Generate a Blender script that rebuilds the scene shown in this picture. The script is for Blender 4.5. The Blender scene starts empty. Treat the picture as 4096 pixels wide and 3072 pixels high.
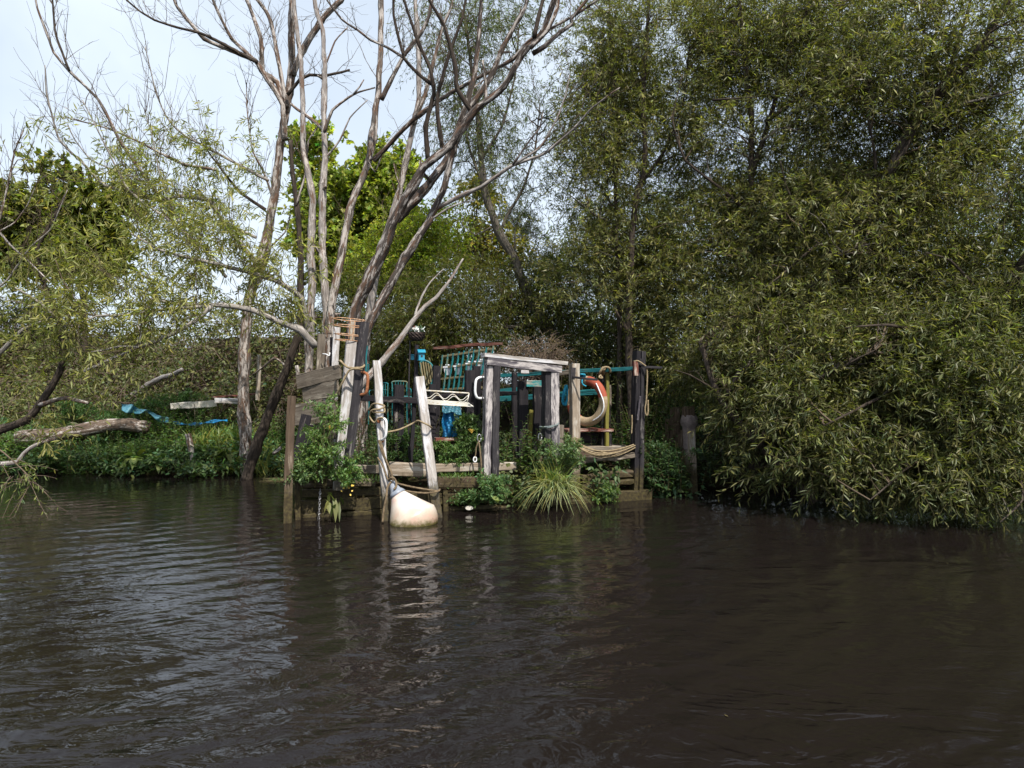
import bpy, math, random
import numpy as np
from mathutils import Vector, noise as mnoise

random.seed(11)
R = np.random.RandomState(7)
C = bpy.context.scene.collection
FPX, CX, CY, EYE = 2819.0, 2048.0, 1536.0, 1.7

def P(x, y, d):
    """direction (x, y) in the photograph's frame at distance d -> world point"""
    return np.array([(x - CX) / FPX * d, d, EYE - (y - CY) / FPX * d])

def px(n, d):
    return n * d / FPX

# jetty axes: the front runs away to the right
JA = math.radians(16.7)
JU = np.array([math.cos(JA), math.sin(JA), 0.0])
JN = np.array([math.sin(JA), -math.cos(JA), 0.0])
ZUP = np.array([0.0, 0.0, 1.0])

def front_y(X):
    return 8.95 + (X + 2.72) * 0.30

def unit(v):
    v = np.asarray(v, float)
    n = np.linalg.norm(v)
    return v / n if n > 1e-9 else v

# ------------------------------------------------------------------ objects
def tag(o, label=None, cat=None, group=None, kind=None):
    if label: o['label'] = label
    if cat: o['category'] = cat
    if group: o['group'] = group
    if kind: o['kind'] = kind
    return o

def thing(name, label, cat, loc, group=None):
    o = bpy.data.objects.new(name, None)
    o.empty_display_size = 0.1
    C.objects.link(o)
    o.location = Vector(tuple(float(c) for c in loc))
    return tag(o, label, cat, group)

class MB:
    """collects shapes (world coordinates) and links them as ONE mesh object"""
    def __init__(self):
        self.v = []; self.f = []; self.g = []; self.m = []
    def add(self, verts, faces, grain=None, mi=0):
        b = len(self.v)
        self.v.extend([tuple(map(float, p)) for p in verts])
        if grain is None: grain = verts
        self.g.extend([tuple(map(float, p)) for p in grain])
        self.f.extend([tuple(i + b for i in f) for f in faces])
        self.m.extend([mi] * len(faces))
        return self
    # a squared timber, hewn edges, from p0 to p1; w across 'side', t across the other way
    def timber(self, p0, p1, w, t, side=None, wob=0.004, ch=0.006, seg=0.09, taper=1.0, mi=0, grain_off=None):
        p0 = np.asarray(p0, float); p1 = np.asarray(p1, float)
        ax = p1 - p0; L = np.linalg.norm(ax); ax = ax / L
        s = JU if side is None else np.asarray(side, float)
        s = unit(s - ax * np.dot(s, ax)); q = np.cross(ax, s)
        n = max(2, int(L / seg) + 1)
        go = R.rand(3) * 20 if grain_off is None else grain_off
        ph = R.rand(4) * 6
        V = []; G = []
        hw, ht = w / 2, t / 2
        c = min(ch, hw * .6, ht * .6)
        prof = [(-hw + c, -ht), (hw - c, -ht), (hw, -ht + c), (hw, ht - c), (hw - c, ht), (-hw + c, ht), (-hw, ht - c), (-hw, -ht + c)]
        for i in range(n + 1):
            u = i / n
            k = 1 + (taper - 1) * u
            endk = 0.985 if i in (0, n) else 1.0
            ox = wob * (math.sin(u * L * 3.1 + ph[0]) + .5 * math.sin(u * L * 9 + ph[1]))
            oy = wob * (math.sin(u * L * 2.6 + ph[2]) + .5 * math.sin(u * L * 8 + ph[3]))
            for (a, b) in prof:
                j = R.randn(2) * wob * .45
                aa = (a * endk + j[0]) * k + ox; bb = (b * endk + j[1]) * k + oy
                V.append(p0 + ax * (u * L + (R.randn() * wob if 0 < i < n else R.randn() * wob * .8)) + s * aa + q * bb)
                G.append((a + go[0], b + go[1], u * L + go[2]))
        F = []
        for i in range(n):
            for k in range(8):
                a = i * 8 + k; b = i * 8 + (k + 1) % 8
                F.append((a, b, b + 8, a + 8))
        F.append(tuple(range(7, -1, -1)))
        F.append(tuple(n * 8 + k for k in range(8)))
        return self.add(V, F, G, mi)
    def tube(self, pts, rad, sides=7, mi=0, wob=0.0, cap=True, twist=0.0, lobes=0):
        pts = np.asarray(pts, float); n = len(pts)
        rad = np.asarray(rad if hasattr(rad, '__len__') else [rad] * n, float)
        tan = np.gradient(pts, axis=0)
        tan /= (np.linalg.norm(tan, axis=1, keepdims=True) + 1e-9)
        ref = np.array([0, 0, 1.0]) if abs(tan[0][2]) < .9 else np.array([1.0, 0, 0])
        s = unit(np.cross(tan[0], ref))
        V = []; G = []; acc = 0.0; go = R.rand() * 30
        for i in range(n):
            if i:
                acc += np.linalg.norm(pts[i] - pts[i - 1])
                s = unit(s - tan[i] * np.dot(s, tan[i]))
            q = np.cross(tan[i], s)
            for k in range(sides):
                a = 2 * math.pi * k / sides
                r = rad[i]
                if lobes: r *= 1 + .16 * math.cos(lobes * a + acc * twist)
                if wob: r *= 1 + wob * (R.rand() - .5) * 2
                V.append(pts[i] + (s * math.cos(a) + q * math.sin(a)) * r)
                G.append((math.cos(a) * rad[i] + go, math.sin(a) * rad[i] + go, acc + go))
        F = []
        for i in range(n - 1):
            for k in range(sides):
                a = i * sides + k; b = i * sides + (k + 1) % sides
                F.append((a, b, b + sides, a + sides))
        if cap:
            F.append(tuple(range(sides - 1, -1, -1)))
            F.append(tuple((n - 1) * sides + k for k in range(sides)))
        return self.add(V, F, G, mi)
    def rope(self, pts, r=0.011, tw=None, mi=0, step=0.016):
        pts = smooth(pts, step)
        return self.tube(pts, r, sides=9, mi=mi, lobes=3, twist=tw or (.9 / r))
    def build(self, name, mats, parent=None, smooth_shade=False, loc=None):
        if not isinstance(mats, (list, tuple)): mats = [mats]
        me = bpy.data.meshes.new(name)
        base = np.zeros(3)
        if parent is not None:
            base = root_loc(parent)
        elif loc is not None:
            base = np.asarray(loc, float)
        else:
            a = np.array(self.v); base = np.array([a[:, 0].mean(), a[:, 1].mean(), a[:, 2].min()])
        me.from_pydata([(a - base[0], b - base[1], c - base[2]) for a, b, c in self.v], [], self.f)
        at = me.attributes.new('grain', 'FLOAT_VECTOR', 'POINT')
        at.data.foreach_set('vector', np.array(self.g, np.float32).ravel())
        for m in mats: me.materials.append(m)
        me.polygons.foreach_set('material_index', np.array(self.m, np.int32))
        if smooth_shade: me.polygons.foreach_set('use_smooth', np.ones(len(me.polygons), bool))
        me.update()
        o = bpy.data.objects.new(name, me); C.objects.link(o)
        if parent is not None: o.parent = parent
        else: o.location = Vector(tuple(base))
        return o

def root_loc(o):
    b = np.zeros(3)
    while o is not None:
        b += np.array(o.location); o = o.parent
    return b

def smooth(pts, step=0.12, ang=0.0):
    """Catmull-Rom through pts, resampled"""
    p = [np.asarray(q, float) for q in pts]
    if len(p) < 3:
        n = max(2, int(np.linalg.norm(p[-1] - p[0]) / step) + 1)
        return np.array([p[0] + (p[-1] - p[0]) * t for t in np.linspace(0, 1, n)])
    p = [2 * p[0] - p[1]] + p + [2 * p[-1] - p[-2]]
    out = []
    for i in range(1, len(p) - 2):
        a, b, c, d = p[i - 1:i + 3]
        n = max(2, int(np.linalg.norm(c - b) / step))
        for k in range(n):
            t = k / n
            cr = .5 * (2 * b + (c - a) * t + (2 * a - 5 * b + 4 * c - d) * t * t + (3 * b - a - 3 * c + d) * t ** 3)
            out.append(cr * (1 - ang) + (b + (c - b) * t) * ang)
    out.append(p[-2])
    return np.array(out)

# ------------------------------------------------------------------ numpy meshes
def np_mesh(name, V, quads, mat, parent=None, col=None, loc=None, tris=None, smooth_shade=False):
    base = root_loc(parent) if parent is not None else (np.asarray(loc, float) if loc is not None else V.mean(axis=0))
    me = bpy.data.meshes.new(name)
    me.vertices.add(len(V)); me.vertices.foreach_set('co', (V - base).astype(np.float32).ravel())
    k = quads.shape[1]
    nl = quads.size
    me.loops.add(nl); me.loops.foreach_set('vertex_index', quads.astype(np.int32).ravel())
    me.polygons.add(len(quads))
    me.polygons.foreach_set('loop_start', np.arange(0, nl, k, dtype=np.int32))
    me.polygons.foreach_set('loop_total', np.full(len(quads), k, np.int32))
    if smooth_shade: me.polygons.foreach_set('use_smooth', np.ones(len(quads), bool))
    me.update(calc_edges=True)
    if col is not None:
        at = me.attributes.new('tint', 'FLOAT_COLOR', 'POINT')
        c4 = np.concatenate([col, np.ones((len(col), 1))], axis=1).astype(np.float32)
        at.data.foreach_set('color', c4.ravel())
    me.materials.append(mat)
    o = bpy.data.objects.new(name, me); C.objects.link(o)
    if parent is not None: o.parent = parent
    else: o.location = Vector(tuple(float(c) for c in base))
    return o

def leafy(name, V, Q, col, mat, tV, tQ, tmat, parent, kind=None):
    """leaves and the thin twigs that carry them as one part"""
    allV = np.concatenate([V, tV]); allQ = np.concatenate([Q, tQ + len(V)])
    c = np.concatenate([col, np.tile(np.array([[.1, .08, .05]]), (len(tV), 1))])
    o = np_mesh(name, allV, allQ, mat, parent, c)
    o.data.materials.append(tmat)
    o.data.polygons.foreach_set('material_index', np.concatenate([np.zeros(len(Q), np.int32), np.ones(len(tQ), np.int32)]))
    return o

def nrm(a):
    return a / (np.linalg.norm(a, axis=-1, keepdims=True) + 1e-9)

TPL = {
    # across, along, lift
    'willow': (np.array([(0, 0, 0), (.5, .42, .10), (0, 1, -.06), (-.5, .42, .10)]), [(0, 1, 2, 3)]),
    'willow2': (np.array([(0, 0, 0), (.42, .28, .05), (.40, .62, .04), (0, 1, -.14), (-.40, .62, .04), (-.42, .28, .05)]), [(0, 1, 2, 3), (0, 3, 4, 5)]),
    'ovate': (np.array([(0, 0, 0), (.42, .25, .07), (.36, .62, .05), (0, 1, -.10), (-.36, .62, .05), (-.42, .25, .07)]), [(0, 1, 2, 3), (0, 3, 4, 5)]),
    'maple': (np.array([(0, 0, 0), (.28, -.12, .0), (.20, .22, .04), (.62, .38, -.05), (.26, .52, .03), (0, 1.0, -.12),
                        (-.26, .52, .03), (-.62, .38, -.05), (-.20, .22, .04), (-.28, -.12, 0)]),
              [(0, 1, 2, 2), (0, 2, 3, 4), (0, 4, 5, 6), (0, 6, 7, 8), (0, 8, 9, 9)]),
}

def leaf_arrays(pos, along, L, W, tpl='willow', up=None):
    """pos (N,3), along (N,3) unit -> vertices, quads"""
    T, F = TPL[tpl]
    N = len(pos)
    if up is None:
        up = nrm(R.randn(N, 3) * .8 + np.array([0, 0, .9]))
    side = nrm(np.cross(along, up)); nor = np.cross(side, along)
    V = (pos[:, None, :] + side[:, None, :] * (T[None, :, 0:1] * W[:, None, None])
         + along[:, None, :] * (T[None, :, 1:2] * L[:, None, None])
         + nor[:, None, :] * (T[None, :, 2:3] * (L * .5 + W * .5)[:, None, None]))
    F = [f for f in F if len(set(f)) == 4] if tpl != 'maple' else [(0, 1, 2, 3), (0, 3, 4, 5), (0, 5, 6, 7), (0, 7, 8, 9)]
    F = np.array(F)
    Q = (np.arange(N)[:, None, None] * len(T) + F[None]).reshape(-1, 4)
    return V.reshape(-1, 3), Q, len(T)

def tints(N, k, base, var=.25, warm=.15):
    b = np.asarray(base, float)
    v = np.exp(R.randn(N, 1) * var)
    w = R.randn(N, 1) * warm
    c = b[None] * v * np.concatenate([1 + w, 1 + w * .15, 1 - w * .5], axis=1)
    return np.repeat(np.clip(c, .004, .8), k, axis=0)

def twig_leaves(start, dirs, length, m, L, W, droop=.5, tpl='willow', spread=.9, hang=.45):
    """leaves along curved twigs. start (N,3), dirs (N,3), length (N,) -> leaf pos, along, L, W and twig points (N,4,3)"""
    N = len(start)
    t = (np.arange(m) + .5) / m
    t = np.clip(t[None] + R.randn(N, m) * .04, .03, 1.0)
    g = np.array([0, 0, -1.0])
    def at(tt):
        return start[:, None] + dirs[:, None] * (length[:, None] * tt)[..., None] + g * ((length[:, None] * droop) * tt ** 2)[..., None]
    pos = at(t)
    tan = nrm(dirs[:, None] + g * (2 * droop * t)[..., None])
    rnd = nrm(R.randn(N, m, 3))
    rnd = nrm(rnd - tan * (rnd * tan).sum(-1, keepdims=True))
    al = nrm(tan * .75 + rnd * spread + g * hang)
    l = L * (0.65 + .6 * R.rand(N, m)) * (1.05 - .35 * t)
    w = W * (0.7 + .5 * R.rand(N, m))
    tp = at(np.repeat(np.array([[0, .35, .7, 1.0]]), N, axis=0))
    return pos.reshape(-1, 3), al.reshape(-1, 3), l.ravel(), w.ravel(), tp

def twig_mesh(tp, r0, r1):
    """thin three-sided tubes; tp (N,K,3)"""
    N, K, _ = tp.shape
    tan = nrm(np.gradient(tp, axis=1))
    ref = np.array([.31, .2, .93])
    s = nrm(np.cross(tan, ref)); q = np.cross(tan, s)
    rr = np.linspace(1, 0, K)[None, :, None]
    r0 = np.asarray(r0).reshape(-1, 1, 1) if hasattr(r0, '__len__') else r0
    rad = r1 + (r0 - r1) * rr
    V = np.stack([tp + (s * math.cos(a) + q * math.sin(a)) * rad for a in (0, 2.094, 4.189)], axis=2)  # N,K,3sides,3
    idx = np.arange(N * K * 3).reshape(N, K, 3)
    Q = []
    for k in range(3):
        k2 = (k + 1) % 3
        Q.append(np.stack([idx[:, :-1, k], idx[:, :-1, k2], idx[:, 1:, k2], idx[:, 1:, k]], axis=-1).reshape(-1, 4))
    return V.reshape(-1, 3), np.concatenate(Q)

def blob_points(blobs, n, clump=0.0, cs=.9, shell=0.0):
    """points in a union of ellipsoids given as (x, y, d, rx, ry, rd[, weight]) ; rx, ry in frame units"""
    ws = np.array([(b[6] if len(b) > 6 else 1.0) * b[3] * b[4] * b[5] for b in blobs]); ws = ws / ws.sum()
    out = []; dirs = []
    need = n
    while need > 0:
        k = int(need * 1.6) + 50
        ch = R.choice(len(blobs), k, p=ws)
        u = nrm(R.randn(k, 3)) * (R.rand(k, 1) ** (1 / (3.0 + 4 * shell)))
        B = np.array([b[:6] for b in blobs])[ch]
        d = B[:, 2]
        c = np.stack([(B[:, 0] - CX) / FPX * d, d, EYE - (B[:, 1] - CY) / FPX * d], axis=1)
        r = np.stack([B[:, 3] * d / FPX, B[:, 5], B[:, 4] * d / FPX], axis=1)
        p = c + u * r
        ok = p[:, 2] > .12
        # nothing grows in front of the posts at the right end of the bank
        fx = CX + p[:, 0] / p[:, 1] * FPX; fy = CY + (EYE - p[:, 2]) / p[:, 1] * FPX
        ok &= ~((fx > 2560) & (fx < 2890) & (fy > 1500) & (p[:, 1] < 11.7))
        if clump > 0:
            nv = np.array([mnoise.noise(Vector(q) * cs) + .5 * mnoise.noise(Vector(q) * cs * 2.3) for q in p])
            ok &= nv > (clump - 1) * .55 + R.rand(k) * .25
        out.append(p[ok]); dirs.append(u[ok])
        need -= int(ok.sum())
    return np.concatenate(out)[:n], np.concatenate(dirs)[:n]
# ------------------------------------------------------------------ materials
def new_mat(name):
    m = bpy.data.materials.new(name); m.use_nodes = True
    nt = m.node_tree; nt.nodes.clear()
    out = nt.nodes.new('ShaderNodeOutputMaterial')
    b = nt.nodes.new('ShaderNodeBsdfPrincipled')
    nt.links.new(b.outputs[0], out.inputs[0])
    return m, nt, b, out

def N(nt, t, **kw):
    n = nt.nodes.new(t)
    for k, v in kw.items():
        if k in n.inputs.keys(): n.inputs[k].default_value = v
        else: setattr(n, k, v)
    return n

def ramp(nt, src, stops, interp='LINEAR'):
    r = nt.nodes.new('ShaderNodeValToRGB'); r.color_ramp.interpolation = interp
    el = r.color_ramp.elements
    while len(el) < len(stops): el.new(.5)
    for e, (p, c) in zip(el, stops):
        e.position = p
        e.color = (c, c, c, 1) if not hasattr(c, '__len__') else (*c, 1)
    nt.links.new(src, r.inputs[0])
    return r.outputs[0]

def mixc(nt, f, a, b, mode='MIX'):
    m = nt.nodes.new('ShaderNodeMix'); m.data_type = 'RGBA'; m.blend_type = mode
    for i, s in ((0, f), (6, a), (7, b)):
        if isinstance(s, (int, float)): m.inputs[i].default_value = s
        elif hasattr(s, '__len__'): m.inputs[i].default_value = (*s, 1)
        else: nt.links.new(s, m.inputs[i])
    return m.outputs[2]

def mapped(nt, scale, attr='grain'):
    if attr == 'grain':
        a = N(nt, 'ShaderNodeAttribute', attribute_name='grain').outputs['Vector']
    elif attr == 'pos':
        a = nt.nodes.new('ShaderNodeNewGeometry').outputs['Position']
    else:
        a = nt.nodes.new('ShaderNodeTexCoord').outputs['Object']
    mp = nt.nodes.new('ShaderNodeMapping'); mp.inputs['Scale'].default_value = scale
    nt.links.new(a, mp.inputs[0])
    return mp.outputs[0]

def nz(nt, vec, scale, detail=4, rough=.6, dist=0.0):
    n = N(nt, 'ShaderNodeTexNoise', Scale=scale, Detail=detail, Roughness=rough, Distortion=dist)
    nt.links.new(vec, n.inputs['Vector'])
    return n.outputs[0]

def bump(nt, b, h, strength=.4, dist=.01):
    n = N(nt, 'ShaderNodeBump', Strength=strength, Distance=dist)
    nt.links.new(h, n.inputs['Height']); nt.links.new(n.outputs[0], b.inputs['Normal'])

def wood(name, c_dark, c_mid, c_light, wear=.5, wear_col=None, algae=True, rough=.85):
    """weathered timber: grain, a worn coat in flakes, cracks; green-brown algae up to the flood line"""
    m, nt, b, out = new_mat(name)
    g1 = nz(nt, mapped(nt, (38, 38, 1.6)), 1.0, 5, .65, .6)
    col = ramp(nt, g1, [(.25, c_dark), (.5, c_mid), (.72, c_light)])
    big = nz(nt, mapped(nt, (7, 7, 1.8)), 1.0, 5, .7)
    col = mixc(nt, ramp(nt, big, [(.35, 0.0), (.7, .55)]), col, c_mid)
    if wear_col is not None:
        fl = nz(nt, mapped(nt, (16, 16, 2.6)), 1.0, 8, .72, .3)
        k = .68 - wear * .36
        col = mixc(nt, ramp(nt, fl, [(k - .05, 0.0), (k + .05, 1.0)]), col, wear_col)
    cr = nz(nt, mapped(nt, (55, 55, .7)), 1.0, 2, .5)
    cm = ramp(nt, cr, [(.30, 1.0), (.345, 0.0)])
    col = mixc(nt, cm, col, tuple(c * .25 for c in c_dark))
    sp = nz(nt, mapped(nt, (60, 60, 60)), 1.0, 3, .7)
    col = mixc(nt, ramp(nt, sp, [(.62, 0.0), (.72, .55)]), col, tuple(c * .45 for c in c_mid))
    if algae:
        geo = nt.nodes.new('ShaderNodeNewGeometry'); sx = nt.nodes.new('ShaderNodeSeparateXYZ')
        nt.links.new(geo.outputs['Position'], sx.inputs[0])
        an = nz(nt, mapped(nt, (9, 9, 5), 'pos'), 1.0, 6, .75)
        ad = N(nt, 'ShaderNodeMath', operation='MULTIPLY_ADD'); ad.inputs[1].default_value = -.55
        nt.links.new(an, ad.inputs[0]); nt.links.new(sx.outputs[2], ad.inputs[2])
        f = ramp(nt, ad.outputs[0], [(0.0, .95), (.10, .8), (.22, 0.0)])
        acol = ramp(nt, nz(nt, mapped(nt, (30, 30, 30), 'pos'), 1.0, 3), [(.35, (.03, .022, .012)), (.6, (.07, .055, .022)), (.75, (.10, .085, .03))])
        col = mixc(nt, f, col, acol)
    nt.links.new(col, b.inputs['Base Color'])
    b.inputs['Roughness'].default_value = rough
    b.inputs['Specular IOR Level'].default_value = .25
    bump(nt, b, mixc(nt, .35, g1, cr), .55, .012)
    return m

def plain(name, c, rough=.5, metal=0.0, c2=None, scale=12, spec=.4, bmp=.1, lo=.4, hi=.65):
    m, nt, b, out = new_mat(name)
    n = nz(nt, mapped(nt, (1, 1, 1), 'obj'), scale, 6, .7)
    col = ramp(nt, n, [(lo, c), (hi, c2 if c2 is not None else tuple(x * .75 for x in c))])
    nt.links.new(col, b.inputs['Base Color'])
    b.inputs['Roughness'].default_value = rough; b.inputs['Metallic'].default_value = metal
    b.inputs['Specular IOR Level'].default_value = spec
    bump(nt, b, nz(nt, mapped(nt, (1, 1, 1), 'obj'), scale * 5, 4), bmp, .004)
    return m

def bark(name, c1, c2, c3, lichen=0.0, peel=.0, scale=1.0):
    m, nt, b, out = new_mat(name)
    g = nz(nt, mapped(nt, (34 * scale, 34 * scale, 5 * scale)), 1.0, 6, .7, .5)
    col = ramp(nt, g, [(.3, c1), (.52, c2), (.7, c3)])
    if peel:
        pz = nz(nt, mapped(nt, (15, 15, 3.2)), 1.0, 7, .72)
        col = mixc(nt, ramp(nt, pz, [(.60 - peel * .2, 0.0), (.63 - peel * .2, .85)]), col, (.15, .088, .058))
        pz2 = nz(nt, mapped(nt, (13, 13, 3)), 1.3, 7, .72)
        col = mixc(nt, ramp(nt, pz2, [(.56 - peel * .1, 0.0), (.60 - peel * .1, .8)]), col, (.52, .47, .43))
    if lichen:
        l = nz(nt, mapped(nt, (1, 1, 1), 'pos'), 7.0, 5, .75)
        col = mixc(nt, ramp(nt, l, [(.72 - lichen * .12, 0.0), (.76 - lichen * .12, .9)]), col, (.42, .25, .03))
    nt.links.new(col, b.inputs['Base Color'])
    b.inputs['Roughness'].default_value = .9; b.inputs['Specular IOR Level'].default_value = .2
    bump(nt, b, g, .8, .02)
    return m

def leaf(name, trans=.38, rough=.38, spec=.5, tgain=(1.5, 1.7, .6)):
    m, nt, b, out = new_mat(name)
    a = N(nt, 'ShaderNodeAttribute', attribute_name='tint').outputs['Color']
    nt.links.new(a, b.inputs['Base Color'])
    b.inputs['Roughness'].default_value = rough; b.inputs['Specular IOR Level'].default_value = spec
    t = nt.nodes.new('ShaderNodeBsdfTranslucent')
    nt.links.new(mixc(nt, 1.0, a, tgain, 'MULTIPLY'), t.inputs[0])
    mx = nt.nodes.new('ShaderNodeMixShader'); mx.inputs[0].default_value = trans
    nt.links.new(b.outputs[0], mx.inputs[1]); nt.links.new(t.outputs[0], mx.inputs[2])
    nt.links.new(mx.outputs[0], out.inputs[0])
    return m

M = {}
M['pale'] = wood('pale_weathered_wood', (.10, .082, .068), (.36, .325, .295), (.60, .575, .55), .42, (.56, .55, .56))
M['pale_dark'] = wood('flaked_white_and_dark_wood', (.035, .03, .04), (.09, .08, .09), (.20, .18, .18), .46, (.46, .42, .40))
M['dark'] = wood('dark_creosote_wood', (.008, .007, .009), (.016, .014, .017), (.042, .036, .037), .10, (.22, .19, .17))
M['navy'] = wood('dark_blue_grey_wood', (.015, .0125, .014), (.030, .027, .030), (.075, .068, .07), .20, (.21, .19, .175))
M['grey'] = wood('grey_brown_wood', (.045, .035, .025), (.13, .105, .08), (.25, .215, .17), .25, (.32, .28, .22))
M['tan'] = wood('tan_wood', (.10, .075, .05), (.27, .215, .16), (.42, .36, .29), .3, (.48, .44, .38))
M['brown'] = wood('brown_rough_wood', (.030, .020, .014), (.085, .058, .038), (.19, .14, .10), .2, (.25, .2, .15))
M['wet'] = wood('wet_mossy_wood', (.010, .008, .005), (.028, .021, .011), (.065, .05, .022), .2, (.09, .072, .028), True, .7)
M['mossy'] = wood('yellow_mossy_wood', (.06, .05, .012), (.17, .15, .03), (.28, .25, .07), .3, (.12, .11, .05))
M['redstrip'] = wood('dull_red_brown_wood', (.04, .016, .011), (.09, .032, .022), (.16, .075, .055), .2, (.14, .1, .08))
M['redwood'] = wood('red_worn_plank', (.05, .014, .010), (.13, .036, .024), (.22, .085, .06), .38, (.42, .33, .27))
M['teal'] = wood('teal_painted_wood', (.008, .06, .07), (.013, .115, .125), (.02, .17, .18), .16, (.12, .17, .14), False, .55)
M['teal_bright'] = wood('bright_teal_paint', (.008, .08, .09), (.014, .15, .165), (.03, .23, .24), .3, (.22, .20, .11), False, .55)
M['teal_worn'] = wood('teal_paint_worn_off', (.02, .16, .16), (.035, .25, .25), (.08, .33, .32), .45, (.42, .38, .32), False, .6)
M['trellis'] = wood('bare_trellis_wood', (.09, .07, .03), (.21, .17, .09), (.33, .29, .18), .2, (.10, .2, .18), False)
M['blue'] = plain('blue_paint', (.015, .22, .34), .5, c2=(.05, .30, .40), scale=9)
M['rust'] = plain('rust', (.22, .065, .025), .85, c2=(.36, .16, .07), scale=40, bmp=.4)
M['rustwire'] = plain('rusty_wire', (.40, .17, .06), .8, c2=(.62, .46, .33), scale=30, bmp=.3)
M['rack'] = plain('white_coated_wire', (.70, .67, .60), .45, c2=(.42, .30, .12), scale=16, lo=.52, hi=.7)
M['whitemetal'] = plain('white_painted_metal', (.80, .80, .80), .3, c2=(.70, .70, .70), scale=20, lo=.5, hi=.7)
M['iron'] = plain('black_iron', (.02, .019, .022), .5, c2=(.05, .04, .04), scale=20)
M['steel'] = plain('dull_steel', (.45, .45, .47), .4, .8, c2=(.25, .23, .22), scale=40)
M['rope'] = plain('tan_rope', (.23, .17, .095), .95, c2=(.33, .26, .16), scale=30, bmp=.5)
M['rope_dark'] = plain('weathered_brown_rope', (.12, .085, .05), .95, c2=(.23, .17, .10), scale=30, bmp=.5)
M['bluerope'] = plain('blue_rope', (.01, .21, .36), .8, c2=(.03, .35, .48), scale=30, bmp=.4)
M['greyrope'] = plain('grey_green_rope', (.13, .16, .16), .9, c2=(.2, .23, .22), scale=30, bmp=.4)
M['white_plastic'] = plain('white_plastic', (.78, .79, .82), .4, c2=(.7, .7, .72), scale=8)
M['wicker'] = plain('dark_wicker', (.022, .014, .012), .8, c2=(.06, .038, .03), scale=25, bmp=.4)
M['petal_w'] = plain('white_petals', (.75, .76, .74), .6, c2=(.65, .7, .66), scale=30)
M['petal_r'] = plain('red_petals', (.45, .06, .05), .6, scale=30)
M['petal_y'] = plain('yellow_petals', (.62, .38, .05), .6, c2=(.7, .5, .1), scale=30)
M['burlap'] = plain('grey_cloth', (.17, .135, .125), .95, c2=(.25, .20, .185), scale=25, bmp=.9)
M['stone'] = plain('cream_board', (.55, .50, .42), .8, c2=(.66, .62, .55), scale=10)
M['bark_main'] = bark('peeling_pale_bark', (.040, .032, .027), (.125, .105, .09), (.24, .21, .19), .12, .5)
M['bark_mid'] = bark('brown_grey_bark', (.026, .020, .017), (.075, .060, .052), (.15, .128, .115), .10, .32)
M['bark_old'] = bark('grey_limb_bark', (.05, .043, .035), (.12, .105, .09), (.21, .19, .17), .5)
M['bark_pale'] = bark('bare_silver_wood', (.11, .092, .082), (.27, .24, .22), (.43, .40, .38), .05, .3)
M['bark_dark'] = bark('dark_rough_bark', (.02, .015, .012), (.055, .042, .033), (.11, .088, .07), .15)
M['bark_grey'] = bark('grey_green_bark', (.05, .042, .034), (.12, .105, .085), (.21, .19, .16), .35)
M['bark_lich'] = bark('grey_bark_with_orange_lichen', (.13, .112, .098), (.31, .28, .25), (.50, .46, .43), .62)
M['twig_mat'] = bark('brown_twig', (.06, .042, .03), (.12, .09, .06), (.2, .155, .11), .35)
M['twig_green'] = bark('olive_twig', (.05, .042, .02), (.10, .085, .04), (.16, .135, .07), .3)
M['log'] = bark('weathered_log_wood', (.04, .028, .02), (.12, .088, .066), (.22, .18, .145), 0, .15, .6)
M['twig_dry'] = bark('dry_brown_stem', (.09, .06, .045), (.19, .14, .11), (.32, .26, .21), 0)
M['leaf'] = leaf('willow_leaf', .40, .42, .42)
M['leaf_soft'] = leaf('soft_leaf', .45, .5, .35)
M['leaf_weed'] = leaf('weed_leaf', .32, .5, .35)
M['blade'] = leaf('grass_blade', .35, .45, .4)

def tarp_mat(name, c1, c2):
    m, nt, b, out = new_mat(name)
    n = nz(nt, mapped(nt, (1, 1, 1), 'obj'), 9, 6, .7, 1.2)
    nt.links.new(ramp(nt, n, [(.35, c1), (.65, c2)]), b.inputs['Base Color'])
    b.inputs['Roughness'].default_value = .38
    bump(nt, b, nz(nt, mapped(nt, (1, 1, 1), 'obj'), 22, 6, .65, 2.0), .7, .02)
    return m
M['tarp'] = tarp_mat('blue_tarpaulin', (.006, .10, .27), (.02, .24, .46))
M['tarp_pale'] = tarp_mat('faded_blue_tarpaulin', (.03, .15, .22), (.11, .28, .34))

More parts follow.
